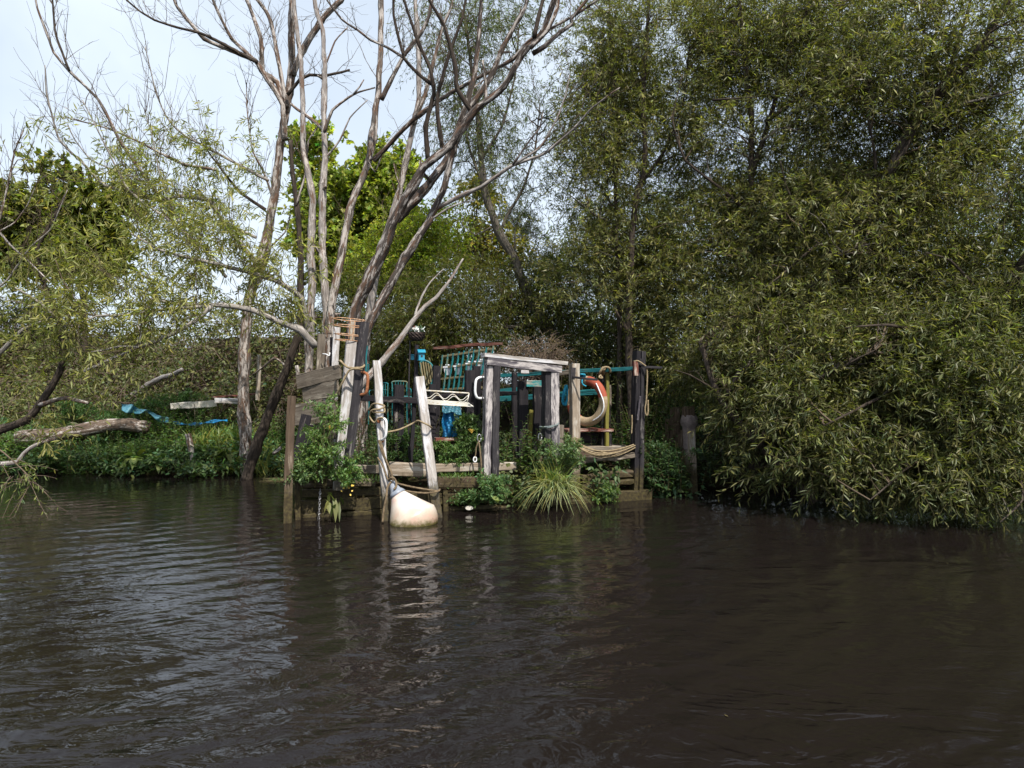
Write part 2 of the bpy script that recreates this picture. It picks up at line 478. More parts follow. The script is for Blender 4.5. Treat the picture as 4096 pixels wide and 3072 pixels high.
def buoy_mat():
    m, nt, b, out = new_mat('buoy_vinyl')
    obj = mapped(nt, (1, 1, 1), 'obj')
    geo = nt.nodes.new('ShaderNodeNewGeometry'); sx = nt.nodes.new('ShaderNodeSeparateXYZ')
    nt.links.new(geo.outputs['Position'], sx.inputs[0])
    col = ramp(nt, nz(nt, obj, 5, 5, .6), [(.4, (.74, .68, .62)), (.7, (.62, .50, .41))])
    def band(col, amp, lo, hi, c, sc):
        a = N(nt, 'ShaderNodeMath', operation='MULTIPLY_ADD'); a.inputs[1].default_value = -amp
        nt.links.new(nz(nt, obj, sc, 6, .75), a.inputs[0]); nt.links.new(sx.outputs[2], a.inputs[2])
        mr = N(nt, 'ShaderNodeMapRange'); mr.inputs[1].default_value = lo; mr.inputs[2].default_value = hi
        mr.inputs[3].default_value = 1.0; mr.inputs[4].default_value = 0.0
        nt.links.new(a.outputs[0], mr.inputs[0])
        return mixc(nt, mr.outputs[0], col, c)
    col = band(col, .25, -.07, .17, (.46, .36, .26), 4)      # tan scum line
    pk = nz(nt, obj, 4.5, 5, .7)
    col = mixc(nt, ramp(nt, pk, [(.53, 0.0), (.64, .45)]), col, (.60, .33, .27))
    col = band(col, .22, -.10, -.03, (.10, .085, .025), 14)  # algae at the waterline
    nt.links.new(col, b.inputs['Base Color'])
    b.inputs['Roughness'].default_value = .38
    bump(nt, b, nz(nt, obj, 30, 4), .12, .004)
    return m
M['buoy'] = buoy_mat()
M['buoy_neck'] = plain('blue_grey_vinyl', (.22, .25, .30), .5, c2=(.36, .38, .42), scale=14)

def ring_mat(name, c, c2, dirty):
    m, nt, b, out = new_mat(name)
    obj = mapped(nt, (1, 1, 1), 'obj')
    col = ramp(nt, nz(nt, obj, 6, 6, .7), [(.35, c), (.7, c2)])
    sp = nz(nt, obj, 60, 4, .8)
    col = mixc(nt, ramp(nt, sp, [(.5, 0.0), (.68, dirty)]), col, (.16, .115, .055))
    nt.links.new(col, b.inputs['Base Color']); b.inputs['Roughness'].default_value = .75
    bump(nt, b, sp, .25, .004)
    return m
M['ring_red'] = ring_mat('faded_red_canvas', (.30, .045, .022), (.36, .085, .04), .45)
M['ring_cream'] = ring_mat('dirty_cream_canvas', (.46, .36, .235), (.27, .19, .10), .85)

def ground_mat():
    m, nt, b, out = new_mat('bank_soil')
    p = mapped(nt, (1, 1, 1), 'pos')
    col = ramp(nt, nz(nt, p, 3, 8, .7), [(.3, (.014, .010, .006)), (.5, (.032, .023, .013)), (.62, (.036, .038, .012)), (.75, (.06, .046, .025))])
    nt.links.new(col, b.inputs['Base Color']); b.inputs['Roughness'].default_value = 1.0; b.inputs['Specular IOR Level'].default_value = .08
    bump(nt, b, nz(nt, p, 9, 8, .75), .9, .06)
    return m
M['ground'] = ground_mat()

def water_mat():
    m, nt, b, out = new_mat('river_water')
    geo = nt.nodes.new('ShaderNodeNewGeometry').outputs['Position']
    b.inputs['Base Color'].default_value = (.0098, .0073, .0066, 1)
    b.inputs['Roughness'].default_value = .02
    b.inputs['IOR'].default_value = 1.333
    b.inputs['Specular IOR Level'].default_value = .44
    def layer(rot, sc, scale, detail, dist):
        mp = nt.nodes.new('ShaderNodeMapping'); mp.inputs['Rotation'].default_value = (0, 0, rot); mp.inputs['Scale'].default_value = sc
        nt.links.new(geo, mp.inputs[0])
        return nz(nt, mp.outputs[0], scale, detail, .5, dist)
    def madd(x, k, y):
        m_ = N(nt, 'ShaderNodeMath', operation='MULTIPLY_ADD'); m_.inputs[1].default_value = k
        nt.links.new(x, m_.inputs[0]); nt.links.new(y, m_.inputs[2]); return m_.outputs[0]
    a = layer(.5, (.62, 1.35, 1), 1.8, 3, 1.0)
    c = layer(-.35, (.9, 1.2, 1), 5.2, 3, 1.4)
    d = layer(.15, (.8, 1.25, 1), 15.0, 3, .8)
    mp = nt.nodes.new('ShaderNodeMapping'); mp.inputs['Rotation'].default_value = (0, 0, math.radians(-125))
    nt.links.new(geo, mp.inputs[0])
    wv = N(nt, 'ShaderNodeTexWave', Scale=1.0, Distortion=6.0, Detail=2.0)
    wv.inputs['Detail Scale'].default_value = .7; wv.wave_type = 'BANDS'; wv.bands_direction = 'X'
    nt.links.new(mp.outputs[0], wv.inputs['Vector'])
    patch = ramp(nt, layer(.2, (.5, .8, 1), .5, 2, .5), [(.36, .35), (.62, 1.0)])
    # the water lies calmer in the lee of the bank
    sx = nt.nodes.new('ShaderNodeSeparateXYZ'); nt.links.new(geo, sx.inputs[0])
    lee = N(nt, 'ShaderNodeMapRange'); lee.inputs[1].default_value = 3.0; lee.inputs[2].default_value = 9.0
    lee.inputs[3].default_value = 1.6; lee.inputs[4].default_value = .36
    nt.links.new(sx.outputs[1], lee.inputs[0])
    pm = N(nt, 'ShaderNodeMath', operation='MULTIPLY')
    nt.links.new(patch, pm.inputs[0]); nt.links.new(lee.outputs[0], pm.inputs[1]); patch = pm.outputs[0]
    h = madd(c, .26, a)
    h = madd(wv.outputs[1], .19, h)
    h = madd(d, .05, h)
    hm = N(nt, 'ShaderNodeMath', operation='MULTIPLY')
    nt.links.new(h, hm.inputs[0]); nt.links.new(patch, hm.inputs[1])
    bump(nt, b, hm.outputs[0], 1.0, .036)
    return m
M['water'] = water_mat()
# ------------------------------------------------------------------ world, sun, camera
SUN_EL, SUN_AZ = math.radians(53), math.radians(27)      # az: to the right of straight behind the viewer
SUN_DIR = np.array([math.sin(SUN_AZ) * math.cos(SUN_EL), -math.cos(SUN_AZ) * math.cos(SUN_EL), math.sin(SUN_EL)])
w = bpy.data.worlds.new('World'); bpy.context.scene.world = w; w.use_nodes = True
nt = w.node_tree; nt.nodes.clear()
wo = nt.nodes.new('ShaderNodeOutputWorld'); bg = nt.nodes.new('ShaderNodeBackground')
sky = nt.nodes.new('ShaderNodeTexSky'); sky.sky_type = 'NISHITA'; sky.sun_disc = False
sky.sun_elevation = SUN_EL; sky.sun_rotation = math.atan2(SUN_DIR[0], SUN_DIR[1])
sky.air_density = 1.0; sky.dust_density = 2.0; sky.ozone_density = 1.5
tc = nt.nodes.new('ShaderNodeTexCoord')
mp = nt.nodes.new('ShaderNodeMapping'); mp.inputs['Scale'].default_value = (1.0, 1.0, 1.5); mp.inputs['Location'].default_value = (.35, .1, .2)
nt.links.new(tc.outputs['Generated'], mp.inputs[0])
cl = nz(nt, mp.outputs[0], 1.6, 5, .55, .4)
cf = ramp(nt, cl, [(.28, .42), (.70, .9)])
nt.links.new(mixc(nt, cf, sky.outputs[0], (6.6, 7.4, 8.3)), bg.inputs[0])
bg.inputs[1].default_value = 0.098
nt.links.new(bg.outputs[0], wo.inputs[0])

sl = bpy.data.lights.new('sun', 'SUN'); sl.energy = 3.9; sl.angle = math.radians(.5); sl.color = (1.0, .95, .87)
so = bpy.data.objects.new('sun', sl); C.objects.link(so)
so.rotation_euler = Vector(tuple(SUN_DIR)).to_track_quat('Z', 'Y').to_euler()
so.location = tuple(SUN_DIR * 40)

cam = bpy.data.cameras.new('camera'); cam.sensor_width = 36; cam.lens = FPX / 4096 * 36
cam.clip_start = .05; cam.clip_end = 2000
co = bpy.data.objects.new('camera', cam); C.objects.link(co)
co.location = (0, 0, EYE); co.rotation_euler = (math.pi / 2, 0, 0)
sc = bpy.context.scene
sc.camera = co
sc.render.resolution_x, sc.render.resolution_y = 1024, 768
sc.view_settings.view_transform = 'Standard'; sc.view_settings.look = 'None'
sc.view_settings.exposure = 0.62; sc.view_settings.gamma = 1
sc.render.engine = 'CYCLES'
sc.cycles.max_bounces = 6; sc.cycles.diffuse_bounces = 4; sc.cycles.glossy_bounces = 3
sc.cycles.transmission_bounces = 4; sc.cycles.transparent_max_bounces = 4
sc.cycles.caustics_reflective = False; sc.cycles.caustics_refractive = False

# ------------------------------------------------------------------ ground and water
def sstep(a, b, x):
    t = np.clip((x - a) / (b - a), 0, 1); return t * t * (3 - 2 * t)

def shore(X):
    s = np.where(X < -2.92, 13.35 + .25 * np.sin(X * 1.3) + .12 * np.sin(X * 3.7), 0)
    s = np.where((X >= -2.92) & (X <= 2.75), 8.95 + (X + 2.72) * .3 + .12, s)
    s = np.where(X > 2.75, 11.75 + .25 * np.sin(X * 1.1), s)
    return s

def ground_z(X, Y):
    X = np.asarray(X, float); Y = np.asarray(Y, float)
    e = Y - shore(X)
    n = .10 * np.sin(X * 1.7 + Y * .9) + .07 * np.sin(X * 3.1 - Y * 2.3) + .04 * np.sin(X * 7.7 + Y * 6.1)
    jet = (X >= -2.92) & (X <= 2.75)
    # rise from the river bed to the bank
    z = -.75 + np.where(jet, 1.12 * sstep(-.02, .14, e), .95 * sstep(-.7, .25, e))
    # bank behind
    left = sstep(-.5, -2.2, X)
    z = z + np.where(e > 0, n * sstep(0, .8, e), 0)
    z = z + np.where(jet, .25 * sstep(2.5, 4.5, e), .35 * sstep(.2, 1.6, e))
    hill = (2.05 + .35 * np.sin(X * .9 + 1) + .2 * np.sin(X * 2.3)) * sstep(15.2, 18.6, Y) * left + .9 * sstep(14, 19, Y) * (1 - left)
    z = z + hill
    z = z - .9 * sstep(24, 60, Y)
    return z

xs = np.concatenate([[-400, -200, -100, -60, -40], np.arange(-26, 24, .16), [40, 60, 100, 200, 400]])
ys = np.concatenate([[-200, -80, -30, 0, 5, 7.5], np.arange(8.2, 24, .13), [27, 32, 40, 60, 100, 200, 500]])
gx, gy = np.meshgrid(xs, ys, indexing='ij')
gz = ground_z(gx, gy)
gz = np.where(gy < 7, -.75, gz)
V = np.stack([gx, gy, gz], axis=-1).reshape(-1, 3)
nx, ny = gx.shape
ii = np.arange(nx * ny).reshape(nx, ny)
Q = np.stack([ii[:-1, :-1], ii[1:, :-1], ii[1:, 1:], ii[:-1, 1:]], axis=-1).reshape(-1, 4)
g = np_mesh('ground', V, Q, M['ground'], loc=(0, 0, 0), smooth_shade=True)
tag(g, kind='structure')
V = np.array([(-400, -200, 0), (400, -200, 0), (400, 40, 0), (-400, 40, 0)], float)
wt = np_mesh('water', V, np.array([[0, 1, 2, 3]]), M['water'], loc=(0, 0, 0))
tag(wt, kind='structure')
LIMB_OF = {}
LG = 1.12
# ------------------------------------------------------------------ limbs
def limb_path(pts, d0, d1, step=.10, jit=.35, rbase=.05):
    n = len(pts)
    # distance changes along the traced length
    seg = [0.0]
    for a, b in zip(pts[:-1], pts[1:]): seg.append(seg[-1] + math.hypot(b[0] - a[0], b[1] - a[1]))
    w = [P(p[0], p[1], (p[2] if len(p) > 2 else d0 + (d1 - d0) * s / seg[-1])) for p, s in zip(pts, seg)]
    s = smooth(w, step, .55)
    j = R.randn(len(s), 3) * rbase * jit * .16
    if len(s) > 4:
        j[1:-1] = (j[:-2] + j[1:-1] + j[2:]) / 2
    j[0] = 0
    return s + j

def limb(name, pts, d0, d1, r0, r1, mat, parent, sides=9, step=.10, wob=.10, store=None):
    r0, r1 = r0 * .80, r1 * .76
    p = limb_path(pts, d0, d1, step, .35, px(r0, d0))
    t = np.linspace(0, 1, len(p))
    rad = px(r0, d0) + (px(r1, d1) - px(r0, d0)) * t ** 1.0
    # knots and swellings
    for _ in range(max(1, len(p) // 9)):
        c = R.rand(); rad = rad * (1 + .18 * np.exp(-((t - c) / .02) ** 2))
    o = MB().tube(p, rad, sides=sides, wob=wob).build(name, mat, parent, smooth_shade=True)
    if store is not None: store.append((p, rad)); LIMB_OF[id(p)] = o
    return o

def stub(a, d, l, r, host):
    q = np.array([a + d * l * t + R.randn(3) * .008 * (t > 0) for t in np.linspace(0, 1, 5)])
    return MB().tube(q, np.linspace(r * .5, r * .25, 5), 7, wob=.2).build('stub', M['bark_mid'], host, True)

def dead_twigs(paths, n, lmin, lmax, parent, mat, upbias=.6, name='twig_spray', rr=(.007, .0022), t0=.25):
    """fine bare side shoots growing out of limbs, one mesh for the whole spray"""
    w = np.array([len(p) for p, _ in paths], float); w /= w.sum()
    pick = R.choice(len(paths), n, p=w)
    ends = []
    for pi in np.unique(pick):
        p, rad = paths[pi]; ob = LIMB_OF[id(p)]
        S, D, L = [], [], []
        for _ in range(int((pick == pi).sum())):
            i = int(len(p) * (t0 + (1 - t0) * R.rand())); i = min(max(i, 1), len(p) - 2)
            tan = unit(p[i + 1] - p[i - 1])
            d = unit(tan * (.5 + .5 * R.rand()) + unit(R.randn(3)) * .7 + np.array([0, 0, upbias]) * R.rand())
            S.append(p[i]); D.append(d); L.append(lmin + (lmax - lmin) * R.rand() ** 1.5)
        S, D, L = np.array(S), np.array(D), np.array(L)
        K = 6
        tt = np.linspace(0, 1, K)[None, :, None]
        bend = nrm(R.randn(len(S), 3)) * .22 + np.array([0, 0, .16])
        tp = S[:, None] + D[:, None] * L[:, None, None] * tt + bend[:, None] * (L[:, None, None] * tt ** 2)
        tp[:, 1:] += R.randn(len(S), K - 1, 3) * (.018 * L[:, None, None])
        V1, Q1 = twig_mesh(tp, rr[0] * (.5 + .7 * R.rand(len(S))), rr[1])
        m = 4                                            # second order shoots
        ii = R.randint(1, K - 1, (len(S), m))
        s2 = tp[np.arange(len(S))[:, None], ii].reshape(-1, 3)
        d2 = nrm(np.repeat(D, m, axis=0) + R.randn(len(S) * m, 3) * .65 + np.array([0, 0, .25]))
        l2 = np.repeat(L, m) * (.15 + .35 * R.rand(len(S) * m))
        tp2 = s2[:, None] + d2[:, None] * l2[:, None, None] * np.linspace(0, 1, 4)[None, :, None]
        tp2[:, 1:] += R.randn(len(s2), 3, 3) * (.03 * l2[:, None, None])
        V2, Q2 = twig_mesh(tp2, rr[0] * .45, rr[1] * .7)
        host = ob if ob.parent is parent else ob.parent
        np_mesh(name, np.concatenate([V1, V2]), np.concatenate([Q1, Q2 + len(V1)]), mat, host)
        ends.append(np.concatenate([tp[:, -1], tp2[:, -1]]))
    return np.concatenate(ends)

def crown(parent, blobs, ntw, m, L, W, base, tlen=(.35, .8), droop=.5, tpl='willow', out=.5, clump=.35, cs=.9,
          mat='leaf', twig='twig_green', tr=.0035, var=.28, warm=.16, shell=0., lean=(0, 0, 0), spread=.9, hang=.45, axis=None, name='crown'):
    p, u = blob_points(blobs, ntw, clump, cs, shell)
    d = nrm(u * out + R.randn(len(p), 3) * .6 + np.array([0, 0, .25]) + np.asarray(lean))
    ln = tlen[0] + (tlen[1] - tlen[0]) * R.rand(len(p))
    pos, al, l, w_, tp = twig_leaves(p, d, ln, m, L, W, droop, tpl, spread, hang)
    ok = pos[:, 2] > .04
    pos, al, l, w_ = pos[ok], al[ok], l[ok], w_[ok]
    V, Q, k = leaf_arrays(pos, al, l, w_, tpl)
    tw = np.repeat(np.exp(R.randn(len(p), 1) * .22), m, axis=0)[ok]           # whole sprays differ a little
    col = tints(len(pos), k, np.asarray(base) * LG, var, warm) * np.repeat(tw, k, axis=0)
    tp = tp.copy(); tp[..., 2] = np.maximum(tp[..., 2], .05)
    tV, tQ = twig_mesh(tp, tr, tr * .4)
    leafy(name, V, Q, col, M[mat], tV, tQ, M[twig], parent)
    return p

def feeders(parent, pts, paths, n, mat, rr=(.014, .004), name='branchwork', sag=.12):
    """thin branches that carry the crown: from the nearest limb out to points inside it"""
    allp = np.concatenate([p for p, _ in paths])
    sel = pts[R.choice(len(pts), min(n, len(pts)), replace=False)]
    tps = []
    for q in sel:
        dd = np.linalg.norm(allp - q, axis=1) + np.maximum(0, allp[:, 2] - q[2] + .2) * 1.2
        a = allp[np.argmin(dd + R.rand(len(dd)) * .8)]
        t = np.linspace(0, 1, 8)[:, None]
        v = q - a
        path = a + v * t + np.array([0, 0, 1]) * (np.linalg.norm(v) * sag) * (4 * t * (1 - t)) + R.randn(8, 3) * np.linalg.norm(v) * .025
        path[0] = a
        tps.append(path)
    V, Q = twig_mesh(np.array(tps), rr[0] * (.5 + R.rand(len(tps))), rr[1])
    V[:, 2] = np.maximum(V[:, 2], .03)
    return np_mesh(name, V, Q, mat, parent)

# ------------------------------------------------------------------ the half-dead willow with many stems behind the jetty
base = P(1330, 1815, 11.6)
wil = thing('willow_tree', 'big half-dead willow of many pale peeling stems fanning out behind the jetty', 'tree', base)
paths = []
BM, BP, BD = M['bark_main'], M['bark_pale'], M['bark_dark']
stems = [
 ([(1240,1830),(1236,1450),(1240,1250),(1250,1100),(1241,1024),(1253,803),(1216,617),(1210,432),(1204,247),(1180,60),(1165,-110)], 12, 12.6, 24, 9, BP),
 ([(1300,1830),(1300,1450),(1306,1250),(1290,1024),(1290,803),(1299,617),(1296,432),(1299,247),(1290,120),(1262,30),(1245,-110)], 11.8, 12.3, 24, 10, BP),
 ([(1330,1830),(1318,1400),(1325,1230),(1364,1024),(1401,834),(1475,648),(1494,525),(1512,370),(1522,185),(1525,0),(1528,-110)], 11.6, 12, 25, 12, BM),
 ([(1400,1830),(1405,1400),(1425,1230),(1519,1024),(1587,864),(1698,667),(1797,587),(1895,445),(2019,346),(2093,216),(2173,123),(2216,0),(2245,-110)], 11.5, 9.6, 36, 11, M['bark_mid']),
 ([(1440,1830),(1450,1400),(1480,1290),(1545,1170),(1624,1024),(1716,883),(1778,741),(1821,556),(1858,440),(1900,300),(1926,0),(1935,-110)], 11.2, 10.6, 26, 9, M['bark_mid']),
 ([(1450,1830),(1470,1300),(1530,980),(1568,864),(1605,741),(1636,587),(1673,401),(1673,216),(1661,0),(1655,-110)], 12.6, 12.8, 22, 9, BP),
 ([(1585,880),(1679,778),(1775,660),(1845,520),(1890,420),(1930,360),(1963,309),(2013,185),(2100,30),(2140,-110)], 11.2, 10.8, 24, 8, M['bark_mid']),
]
so_ = []
for pts, d0, d1, r0, r1, mt in stems:
    so_.append(limb('stem', pts, d0, d1, r0, r1, mt, wil, 10, .09, .13, paths))
branches = [  # parent stem, points, d0, d1, r0, r1
 (5, [(1650,500),(1700,380),(1730,270),(1766,124),(1803,30),(1835,-110)], 12.6, 12.4, 12, 7, BM),
 (4, [(1747,834),(1830,790),(1926,747),(2050,661),(2173,617),(2297,512),(2366,432),(2480,350)], 10.9, 9.6, 12, 3, BP),
 (4, [(2050,661),(2120,560),(2160,510),(2172,440)], 10.0, 9.8, 6, 3, M['bark_mid']),
 (4, [(2060,655),(2160,590),(2230,470),(2262,380),(2278,300)], 10, 9.8, 7, 3, BP),
 (3, [(1895,455),(1828,358),(1821,265),(1778,105),(1716,0),(1690,-90)], 10.4, 10.0, 13, 7, BD),
 (3, [(1712,640),(1704,506),(1735,370),(1722,278),(1667,154),(1617,0),(1600,-90)], 10.8, 10.4, 13, 6, BD),
 (3, [(1768,590),(1747,401),(1797,216),(1852,62),(1862,0),(1870,-90)], 10.7, 10.3, 12, 6, BD),
 (3, [(1740,345),(1690,310),(1617,235),(1574,62),(1574,0),(1570,-80)], 10.7, 10.5, 9, 6, BD),
 (2, [(1525,400),(1565,320),(1611,228),(1680,140),(1716,62),(1735,-60)], 11.8, 11.6, 12, 8, M['bark_mid']),
 (3, [(1611,228),(1550,190),(1482,160),(1430,120),(1370,80),(1309,0),(1290,-80)], 11, 11, 7, 4, M['bark_mid']),
 (2, [(1494,642),(1556,580),(1642,488),(1766,395),(1926,303),(2050,240),(2112,167),(2297,62),(2390,0),(2450,-50)], 11.8, 10.2, 13, 5, M['bark_mid']),
 (3, [(2130,215),(2180,185),(2240,130),(2290,95),(2285,75),(2345,0),(2370,-60)], 9.8, 9.6, 12, 7, M['bark_mid']),
 (3, [(2136,150),(2150,80),(2173,0),(2185,-80)], 9.8, 9.8, 12, 8, BD),
 (3, [(2120,190),(2190,120),(2228,30),(2240,-80)], 9.7, 9.7, 13, 8, M['bark_mid']),
 (3, [(1945,410),(1942,320),(1930,240)], 10.2, 10.2, 8, 6, M['bark_mid']),
 (3, [(1545,985),(1600,760),(1585,700),(1575,655)], 11.2, 11.3, 6, 3, M['bark_mid']),
 (1, [(1296,530),(1330,440),(1380,400),(1430,370),(1500,350)], 12.1, 12, 9, 4, BM),
 (1, [(1415,375),(1440,345),(1455,318)], 12, 12, 5, 3, BM),
 (1, [(1292,645),(1360,560),(1400,470),(1470,400)], 12.1, 12, 6, 2.5, BP),
 (1, [(1298,520),(1250,480),(1180,430),(1165,415)], 12.2, 12.6, 9, 7, BM),
 (1, [(1288,300),(1340,165),(1390,110)], 12.2, 12.2, 5, 3, BM),
 (4, [(1720,880),(1790,835),(1850,810),(1905,800)], 10.9, 10.7, 6, 3, BP),
 (2, [(1480,640),(1530,610),(1500,690),(1470,640)], 11.8, 11.7, 5, 3, M['bark_mid']),
 (0, [(1236,1340),(1205,1190),(1110,1125),(1000,1090),(800,1040),(640,1000),(520,930)], 11.5, 10.2, 15, 5, M['bark_lich']),
 (0, [(1262,1385),(1200,1318),(1110,1285),(1014,1242),(905,1222),(835,1220),(705,1215),(600,1195)], 11.3, 10.2, 20, 6, M['bark_lich']),
 (0, [(850,1224),(780,1285),(705,1328),(620,1365),(553,1388),(445,1437),(336,1486)], 10.4, 10.0, 12, 7, M['bark_lich']),
 (0, [(835,1224),(700,1235),(597,1245),(480,1262),(390,1263),(300,1300),(250,1305)], 10.4, 9.8, 9, 4, M['bark_lich']),
 (0, [(555,1388),(480,1385),(420,1400),(365,1408)], 10.0, 9.9, 6, 3, M['bark_lich']),
 (0, [(545,1385),(565,1340),(550,1300)], 10.0, 9.9, 6, 3, M['bark_lich']),
]
for si, pts, d0, d1, r0, r1, mt in branches:
    limb('branch', pts, d0, d1, r0, r1, mt, so_[si], 7, .08, .12, paths)
for _ in range(26):                                    # broken stubs along the stems
    p, rad = paths[R.randint(7)]; k_ = R.randint(int(len(p) * .25), int(len(p) * .8))
    d_ = unit(unit(R.randn(3)) + .5 * unit(p[k_ + 1] - p[k_])); l_ = .08 + .22 * R.rand()
    stub(p[k_], d_, l_, rad[k_], LIMB_OF[id(p)])
dead_twigs(paths[:7], 70, .3, 1.0, wil, M['twig_mat'], t0=.45)
dead_twigs(paths[7:23], 160, .25, .9, wil, M['twig_mat'], t0=.2)
lowpaths = paths[-6:]
e = dead_twigs(lowpaths, 90, .4, 1.3, wil, M['twig_mat'], upbias=.9, t0=.05)
S = np.concatenate([p[::3] for p, _ in lowpaths] + [e[R.choice(len(e), 240)]])
S = S[R.choice(len(S), 560)] + R.randn(560, 3) * .10 + np.array([0, .12, .10])
D = nrm(R.randn(560, 3) * .7 + np.array([-.25, -.1, .2]))
pos, al, l, w_, tp = twig_leaves(S, D, .25 + .45 * R.rand(560), 12, .15, .023, .4)
V, Q, k = leaf_arrays(pos, al, l, w_, 'willow2')
tV, tQ = twig_mesh(tp, .003, .0014)
leafy('foliage', V, Q, tints(len(pos), k, (.255, .255, .08), .28, .09), M['leaf'], tV, tQ, M['twig_green'], wil)

# ------------------------------------------------------------------ slimmer willow on the left bank, its long boughs over the sky
t2 = thing('willow_tree', 'willow with one straight trunk, bark stripped in patches, rising from the left bank edge', 'tree', P(985, 1890, 13.2))
p2 = []
trunk = limb('trunk', [(990,1905),(985,1800),(976,1650),(978,1450),(985,1300),(1000,1180),(1030,1090),(1055,1024),(1093,803),(1117,617),(1148,420),(1167,309),(1166,120),(1167,0),(1167,-120)], 13.2, 12.9, 30, 15, BM, t2, 11, .09, .10, p2)
tb = [
 ([(1148,430),(1087,99),(1060,40),(1031,0),(1000,-90)], 12.9, 12.9, 12, 8, BM),
 ([(1170,300),(1210,200),(1247,142),(1296,68),(1364,0),(1400,-80)], 12.9, 12.8, 18, 13, BM),
 ([(1130,395),(1110,330),(1050,284),(1044,154),(988,0),(960,-80)], 12.9, 12.8, 14, 8, BM),
 ([(1140,560),(1130,420),(1060,300)], 12.9, 12.8, 15, 10, BM),
 ([(1130,410),(1080,330),(1045,280),(1019,241),(865,179),(815,154),(710,31),(698,0),(670,-80)], 12.9, 12.3, 14, 6, BM),
 ([(1030,250),(900,180),(803,133),(710,110),(617,80),(560,45),(506,0),(470,-50)], 12.7, 12, 9, 4, BD),
 ([(1050,272),(926,154),(865,31),(852,0),(840,-60)], 12.8, 12.5, 10, 6, BM),
 ([(1150,380),(1200,320),(1240,300),(1300,302),(1360,290),(1398,280)], 12.8, 12.6, 9, 6, BD),
 ([(1055,1030),(1080,990),(1140,930),(1162,860)], 13, 12.8, 5, 3, BM),
 ([(1030,1060),(890,883),(842,803),(723,785),(642,803),(420,741),(333,655),(235,556),(185,370),(179,260)], 12.8, 11.6, 13, 2.5, M['bark_lich']),
 ([(655,809),(543,655),(482,568),(395,401),(278,284),(216,210),(179,111),(148,31),(136,-40)], 12.2, 11.4, 9, 5, BM),
 ([(278,284),(222,136),(210,0),(212,-60)], 11.6, 11.5, 6, 4, BD),
 ([(865,679),(729,655),(556,568),(445,519),(265,469)], 12.4, 11.8, 8, 3, BM),
 ([(1062,840),(963,772),(877,667),(800,560)], 12.9, 12.5, 9, 3, BD),
 ([(1075,723),(741,543),(667,469),(624,370),(580,185)], 12.8, 12.2, 8, 2, M['bark_lich']),
 ([(1025,951),(889,883),(827,796),(760,740)], 12.9, 12.5, 8, 3, M['bark_lich']),
 ([(1093,800),(1060,700),(1010,600),(990,460),(985,330)], 13, 12.9, 6, 2, BM),
 ([(700,820),(560,720),(480,690),(365,640),(300,560),(270,500)], 12.3, 11.6, 6, 2.5, M['bark_lich']),
 ([(800,1010),(700,860),(640,700),(612,560),(575,430)], 12.3, 11.8, 6, 2, M['bark_lich']),
 ([(905,1110),(800,980),(660,870),(560,800),(500,740),(430,600),(330,400)], 12.2, 11.4, 8, 2.5, M['bark_lich']),
]
for pts, d0, d1, r0, r1, mt in tb:
    limb('branch', pts, d0, d1, r0, r1, mt, trunk, 7, .08, .12, p2)
dead_twigs(p2[1:9], 110, .3, 1.1, t2, M['twig_mat'], t0=.3)
e = dead_twigs(p2[10:], 210, .3, 1.3, t2, M['twig_mat'], upbias=.9, t0=.1)
dense = p2[10:]
S = np.concatenate([p[len(p) // 12: int(len(p) * .62):2] for p, _ in dense] + [e[R.choice(len(e), 260)]])
n = 850
S = S[R.choice(len(S), n)] + R.randn(n, 3) * .16
keep = ((S[:, 2] - EYE) / S[:, 1]) < .40 - .12 * R.rand(n)
S = S[keep]; n = len(S)
D = nrm(R.randn(n, 3) * .6 + np.array([-.3, -.1, .25]))
pos, al, l, w_, tp = twig_leaves(S, D, .25 + .5 * R.rand(n), 12, .15, .023, .4)
V, Q, k = leaf_arrays(pos, al, l, w_, 'willow2')
tV, tQ = twig_mesh(tp, .003, .0014)
leafy('foliage', V, Q, tints(len(pos), k, (.27, .27, .085), .28, .09), M['leaf'], tV, tQ, M['twig_green'], t2)

# ------------------------------------------------------------------ dark leaning trunk at the water beside the jetty
t3 = thing('willow_tree', 'dark leaning tree trunk growing out of the water edge left of the plank screen', 'tree', P(995, 1905, 12.6))
p3 = []
tk = limb('trunk', [(985,1925),(1020,1800),(1085,1630),(1150,1470),(1195,1330),(1207,1230),(1200,1120),(1204,1024),(1185,803),(1167,650),(1162,560)], 12.6, 12.4, 27, 9, BD, t3, 10, .09, .10, p3)
limb('branch', [(1150,1470),(1100,1430),(1050,1470),(1010,1500)], 12.5, 12.7, 6, 4, BM, tk, 7, .08, .1, p3)
limb('branch', [(1185,820),(1220,700),(1235,560),(1300,470)], 12.4, 12.3, 6, 3, BM, tk, 7, .08, .1, p3)
dead_twigs(p3, 16, .3, .9, t3, M['twig_mat'], t0=.5)

